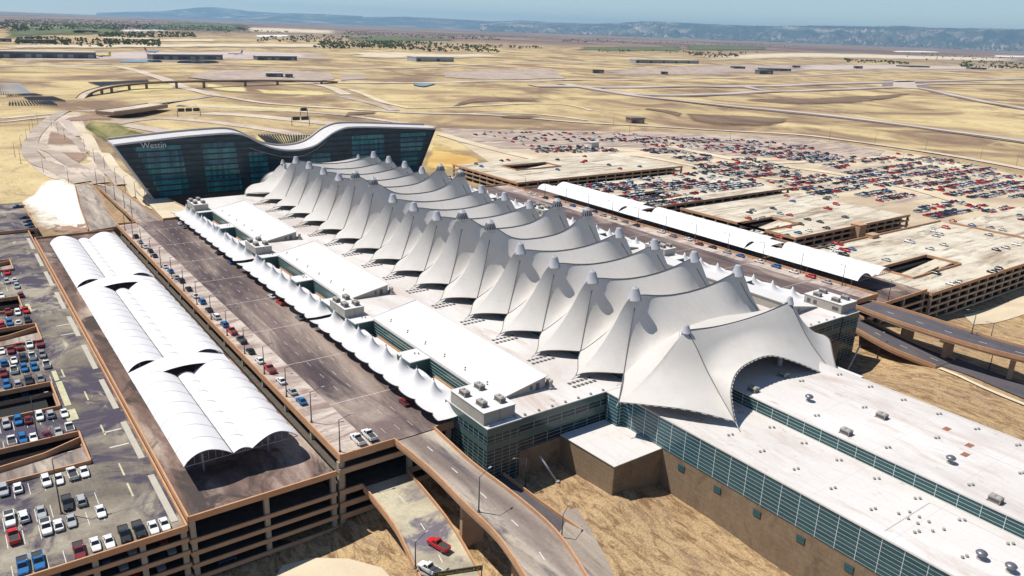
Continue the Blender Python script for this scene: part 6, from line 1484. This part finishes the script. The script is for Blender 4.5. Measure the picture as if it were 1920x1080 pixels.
plane((664.4,2541.66,14),2.9,'blue','small white airplane with blue tail left of the short far hangar',1.2)

# ------------------------------------------------------------------ solar arrays
def solar(P4,nr,label,tilt=1.2,pale=False):
    a,b,c,d=[Vector(p) for p in P4]      # near-left, near-right, far-right, far-left
    o_=Vector(a); t=thing('solar_array',label,'solar array','solar arrays on the plain',tuple(o_))
    for i in range(nr):
        s=(i+.3)/nr; s2=(i+.62)/nr
        p,q_=a.lerp(b,s),a.lerp(b,s2); r_,u_=d.lerp(c,s),d.lerp(c,s2)
        p,q_,r_,u_=[Vector((v.x,v.y,hgt(v.x,v.y)+1.2))-o_ for v in (p,q_,r_,u_)]
        q_.z+=tilt;u_.z+=tilt; dz=Vector((0,0,.15))
        m=MB(); m.hexa([p,q_,u_,r_],[p+dz,q_+dz,u_+dz,r_+dz]); m.done('panel_row',M_panel if not pale else M_cap,t)
    m=MB()
    for i in range(nr):
        s=(i+.5)/nr
        for f_ in (.05,.35,.65,.95):
            v=a.lerp(b,s).lerp(d.lerp(c,s),f_); g_=hgt(v.x,v.y); m.box(v.x-o_.x-.15,v.x-o_.x+.15,v.y-o_.y-.15,v.y-o_.y+.15,g_-1-o_.z,g_+1.3-o_.z)
    m.done('support_post',M_cable,t)['kind']='stuff'
solar((43.77,1227.89,14.89)and[(50.96,1226.16,14.93),(143.77,1356.38,13.52),(149.94,1412.43,14.08),(44.46,1355.16,14.48)],26,'wide solar array left of the curved bridge')
solar([(-99.94,982.83,15.92),(-48.45,961.73,16.3),(-50.27,1011.44,16.91),(-94.81,1031.43,15.76)],16,'nearest solar array at the left, front group')
solar([(-71.97,1033.76,16.36),(-34.28,1001.55,17.12),(-39.5,1080.07,16.03),(-73.83,1081.63,15.87)],16,'solar array behind the front group at the left')
solar([(-91.96,1109.34,15.54),(-47.42,1109.33,15.42),(-54.11,1141.57,14.96),(-87.14,1138.71,15.41)],16,'narrow solar array behind two others at the left')
solar([(-102.03,1136.53,15.5),(-56.67,1141.65,15),(-53.49,1355.61,13.66),(-85.79,1369.34,12.96)],16,'pale solar array at the far left edge',pale=True)
patch('yellow_grass',[(68.73,595.71,14.18),(76.38,560.19,14.57),(113.26,562.01,14.29)],[(82.83,652.92,14.51),(110.3,652.37,14.41),(142.05,631.04,14.48)],M_yellow,.6)
solar([(68.15,548.43,15.19),(103.69,557.97,14.35),(141.59,627.17,14.44),(84.24,638.01,14.16)],22,'solar array on yellow ground seen over the dip of the hotel roof')

# ------------------------------------------------------------------ bridges
def bridge(name,label,path,w,th,zp,mat,np_,railm=M_tanside,girder=M_darktrim):
    P=smooth(path,6); L,Rr=rails(P,w); t=thing(name,label,'bridge',None,tuple(path[0])); o_=Vector(path[0])
    m=MB(); n=len(P); gz=[p.z for p in P]
    top=[]; 
    for i in range(n-1):
        q_=[Vector((v.x,v.y,z))-o_ for v,z in ((L[i],gz[i]),(Rr[i],gz[i]),(Rr[i+1],gz[i+1]),(L[i+1],gz[i+1]))]
        m.hexa([v-Vector((0,0,th)) for v in q_],q_)
    m.done('girder',girder,t)
    m=MB()
    for i in range(n-1): m.poly([Vector((v.x,v.y,z+.06))-o_ for v,z in ((L[i],gz[i]),(Rr[i],gz[i]),(Rr[i+1],gz[i+1]),(L[i+1],gz[i+1]))])
    m.done('deck',mat,t)
    for S in (L,Rr):
        m=MB(); rail_wall(m,[Vector((v.x,v.y,z+1.1))-o_ for v,z in zip(S,gz)],1.2,.5); m.done('parapet',railm,t)
    for k in range(np_):
        i=int((k+.5)/np_*(n-1)); c=P[i]; m=MB(); g_=hgt(c.x,c.y)
        m.bar((c.x-o_.x,c.y-o_.y,g_-1-o_.z),(c.x-o_.x,c.y-o_.y,gz[i]-th-o_.z),w*.35,2.2,up=(0,1,0)); m.done('pier',M_tanside,t)
    return t
bridge('curved_bridge','long thin curving bridge on piers beyond the loop road',[(-10.34,1061.78,16),(5.09,1103.93,20),(30.69,1145.48,23),(69.88,1193.16,24),(131.92,1236.06,24),(222.02,1256.75,24),(341.74,1279.87,22),(468.77,1310.28,17)],11,1.8,0,M_road,12)
bridge('overpass_bridge','wide road overpass with dark underside behind the hotel left wing',[(-16.66,850.05,20.5),(12.24,872.42,20.8),(56.19,920.61,20.5)],26,4.0,0,M_road,2,railm=M_cream,girder=M_tanside)
road([(-26.28,750.2,18.4),(0.46,788.08,16.55),(38.03,834.55,12.57),(63.65,796,14.62)],20,M_roaddk,.5); road([(-15.55,733.3,17.74),(6.18,695.16,15.99),(17.08,678,15.48)],18,M_taxi,.6)
# gantry signs behind the hotel
for a,w_,l,n_ in (((71.95,839.27,12.78),26,'sign gantry with three dark panels left of the hotel dip',3),((152.26,694.1,15.59),20,'sign gantry with two dark panels above the hotel dip',2),((190.46,779.76,15.78),9,'single dark road sign above the hotel dip, farther back',1)):
    t=thing('sign_gantry',l,'road sign','road signs behind the hotel',a)
    for sx in (-1,1):
        m=MB(); m.tube([(sx*w_/2,0,0),(sx*w_/2,0,9)],.35,6); m.done('post',M_cable,t)
    m=MB(); m.bar((-w_/2,0,8.4),(w_/2,0,8.4),.5,.5); m.done('beam',M_cable,t)
    for k in range(n_):
        c=(k-(n_-1)/2)*w_/n_; m=MB(); m.box(c-w_/n_*.42,c+w_/n_*.42,-.5,-.25,6.2,10.2); m.done('sign_panel',M_darktrim,t)

# ground roads near the foot of the ramps
road([(-69.97,-27.3,15.05),(-72.32,-35.22,14.73),(-75.11,-43.29,14.04),(-78.84,-51.63,13.6),(-83.26,-60.02,12.99)],8,M_ramp,.35)
patch('pale_strip',[(-134.96,-6.38,7.47),(-126.25,-14.68,7.81),(-110.46,-23.73,8.19)],[(-129.33,-0.97,8.15),(-119.21,-4.28,8.58),(-111.24,-13.94,8.22)],M_cream,.3)
t=thing('blue_awning','dark blue sloping awning at the foot of the platform near wall','awning',None,loc=(-140.58,4.96,8))
m=MB(); m.hexa([(-1,0,2.2),(3,0,2.2),(3,6,3.4),(-1,6,3.4)],[(-1,0,2.4),(3,0,2.4),(3,6,3.6),(-1,6,3.6)]); m.done('cover',plain('awning_blue',(.03,.06,.12),.6),t)
m=MB(); m.tube([(-.8,.2,-.5),(-.8,.2,2.3)],.1,5); m.done('post',M_cable,t); m=MB(); m.tube([(2.8,.2,-.5),(2.8,.2,2.3)],.1,5); m.done('post',M_cable,t)
road([(105.27,-27.84,17.52),(101.8,-34.85,17.98),(100.02,-47.79,18.28),(97.87,-62.11,18.3),(95.64,-78.24,18.25)],12,M_dkroad,.35); road([(92.59,-37.26,18.18),(88.37,-51.18,18.76),(87.25,-63.22,18.31),(86.49,-78.65,17.91)],1.8,M_cream,.45)
patch('pale_strip',[(172,-14,0),(215,-18,0),(300,-22,0)],[(185,-4,0),(230,-6,0),(300,-8,0)],M_cream,.25)

# ------------------------------------------------------------------ mountains on the horizon
def mountains(tops,dist,depth,seed,base_z,name,amp,mat):
    rr=random.Random(seed); P=[Vector(t_) for t_ in tops]
    n=len(P)*20; m=MB(); rows_=22
    def nz(x,s):
        return sum(math.sin(x*f_+ph)*a_ for f_,ph,a_ in s)
    s1=[(rr.uniform(.6,1.4)*f_,rr.uniform(0,6.28),1./(1+i*.6)) for i,f_ in enumerate((.004,.009,.02,.043,.09))]
    cols_=[]
    for i in range(n+1):
        t_=i/n*(len(P)-1); k=min(len(P)-2,int(t_)); p=P[k].lerp(P[k+1],t_-k)
        dirv=Vector((p.x-CP[0],p.y-CP[1],0)); dirv.normalize(); H=p.z-CP[2]
        for j in range(rows_+1):
            v=j/rows_; d=dist-depth*(1-v)
            px_,py_=CP[0]+dirv.x*d,CP[1]+dirv.y*d
            env=math.sin(min(1,v)*math.pi/2)**1.6
            rd=abs(math.sin(i*.33+3.0*math.sin(j*.31+i*.05)+j*.55))*.5+abs(math.sin(i*.81+j*.9+2*math.sin(i*.11)))*.3+abs(math.sin(i*1.9-j*1.3))*.2
            z=(CP[2]+H*d/dist-base_z)*env+base_z - amp*rd*(1-v)*env*2.2 + (rr.uniform(-.5,.5)*amp*.08)
            if j==rows_: z=CP[2]+H-amp*.06*rd
            m.v.append((px_,py_,max(base_z-40*(j==0),z)))
        cols_.append(0)
    for i in range(n):
        for j in range(rows_):
            a=i*(rows_+1)+j; m.face((a,a+rows_+1,a+rows_+2,a+1),None,0,True)
    struct(m.done(name,mat))
mountains([(28803,43026,402),(30995,41471,594),(32065,40648,546),(34126,38931,608),(35595,37591,772),(36767,36445,922),(37900,35264,914),(39195,33819,884),(40413,32353,885),(41556,30872,885),(42951,28900,993),(44218,26925,1037),(44803,25942,1043),(45481,24736,1144),(46125,23515,1071),(46827,22088,1091),(47463,20691,1137),(48042,19313,1127),(48723,17534,1156),(49318,15793,1080)],52000,16000,3,14,'mountains',700,M_mount)
mountains([(19697,62788,335),(22640,61781,493),(25607,60606,576),(28580,59256,621),(31539,57731,785),(33003,56904,767),(35175,55584,739),(37308,54173,669),(39384,52679,841),(41408,51102,770),(43992,48892,808),(46429,46582,963)],66000,9000,5,14,'mountains',200,M_mount)
mountains([(12862,78781,201),(15337,78332,391),(17866,77790,541),(19593,77370,794),(20900,77024,986),(22210,76655,1089),(23516,76262,1008),(25270,75696,853),(27493,74913,806),(31084,73490,863),(34683,71856,822)],80000,9000,8,14,'mountains',200,M_mount)

# ------------------------------------------------------------------ air
HZ=True
if HZ:
    m=MB(); m.box(-30000,70000,-30000,75000,-45,1560)
    me_=m.done('haze',bpy.data.materials.new('haze')); hm=me_.data.materials[0]; hm.use_nodes=True; n=hm.node_tree; n.nodes.clear()
    ou=n.nodes.new('ShaderNodeOutputMaterial'); v=n.nodes.new('ShaderNodeVolumePrincipled')
    v.inputs['Color'].default_value=(.42,.73,1,1); v.inputs['Density'].default_value=HAZE_D; v.inputs['Anisotropy'].default_value=.2
    n.links.new(v.outputs[0],ou.inputs['Volume']); tag(me_,'thin blue haze lying over the whole plain','haze',None,'stuff')
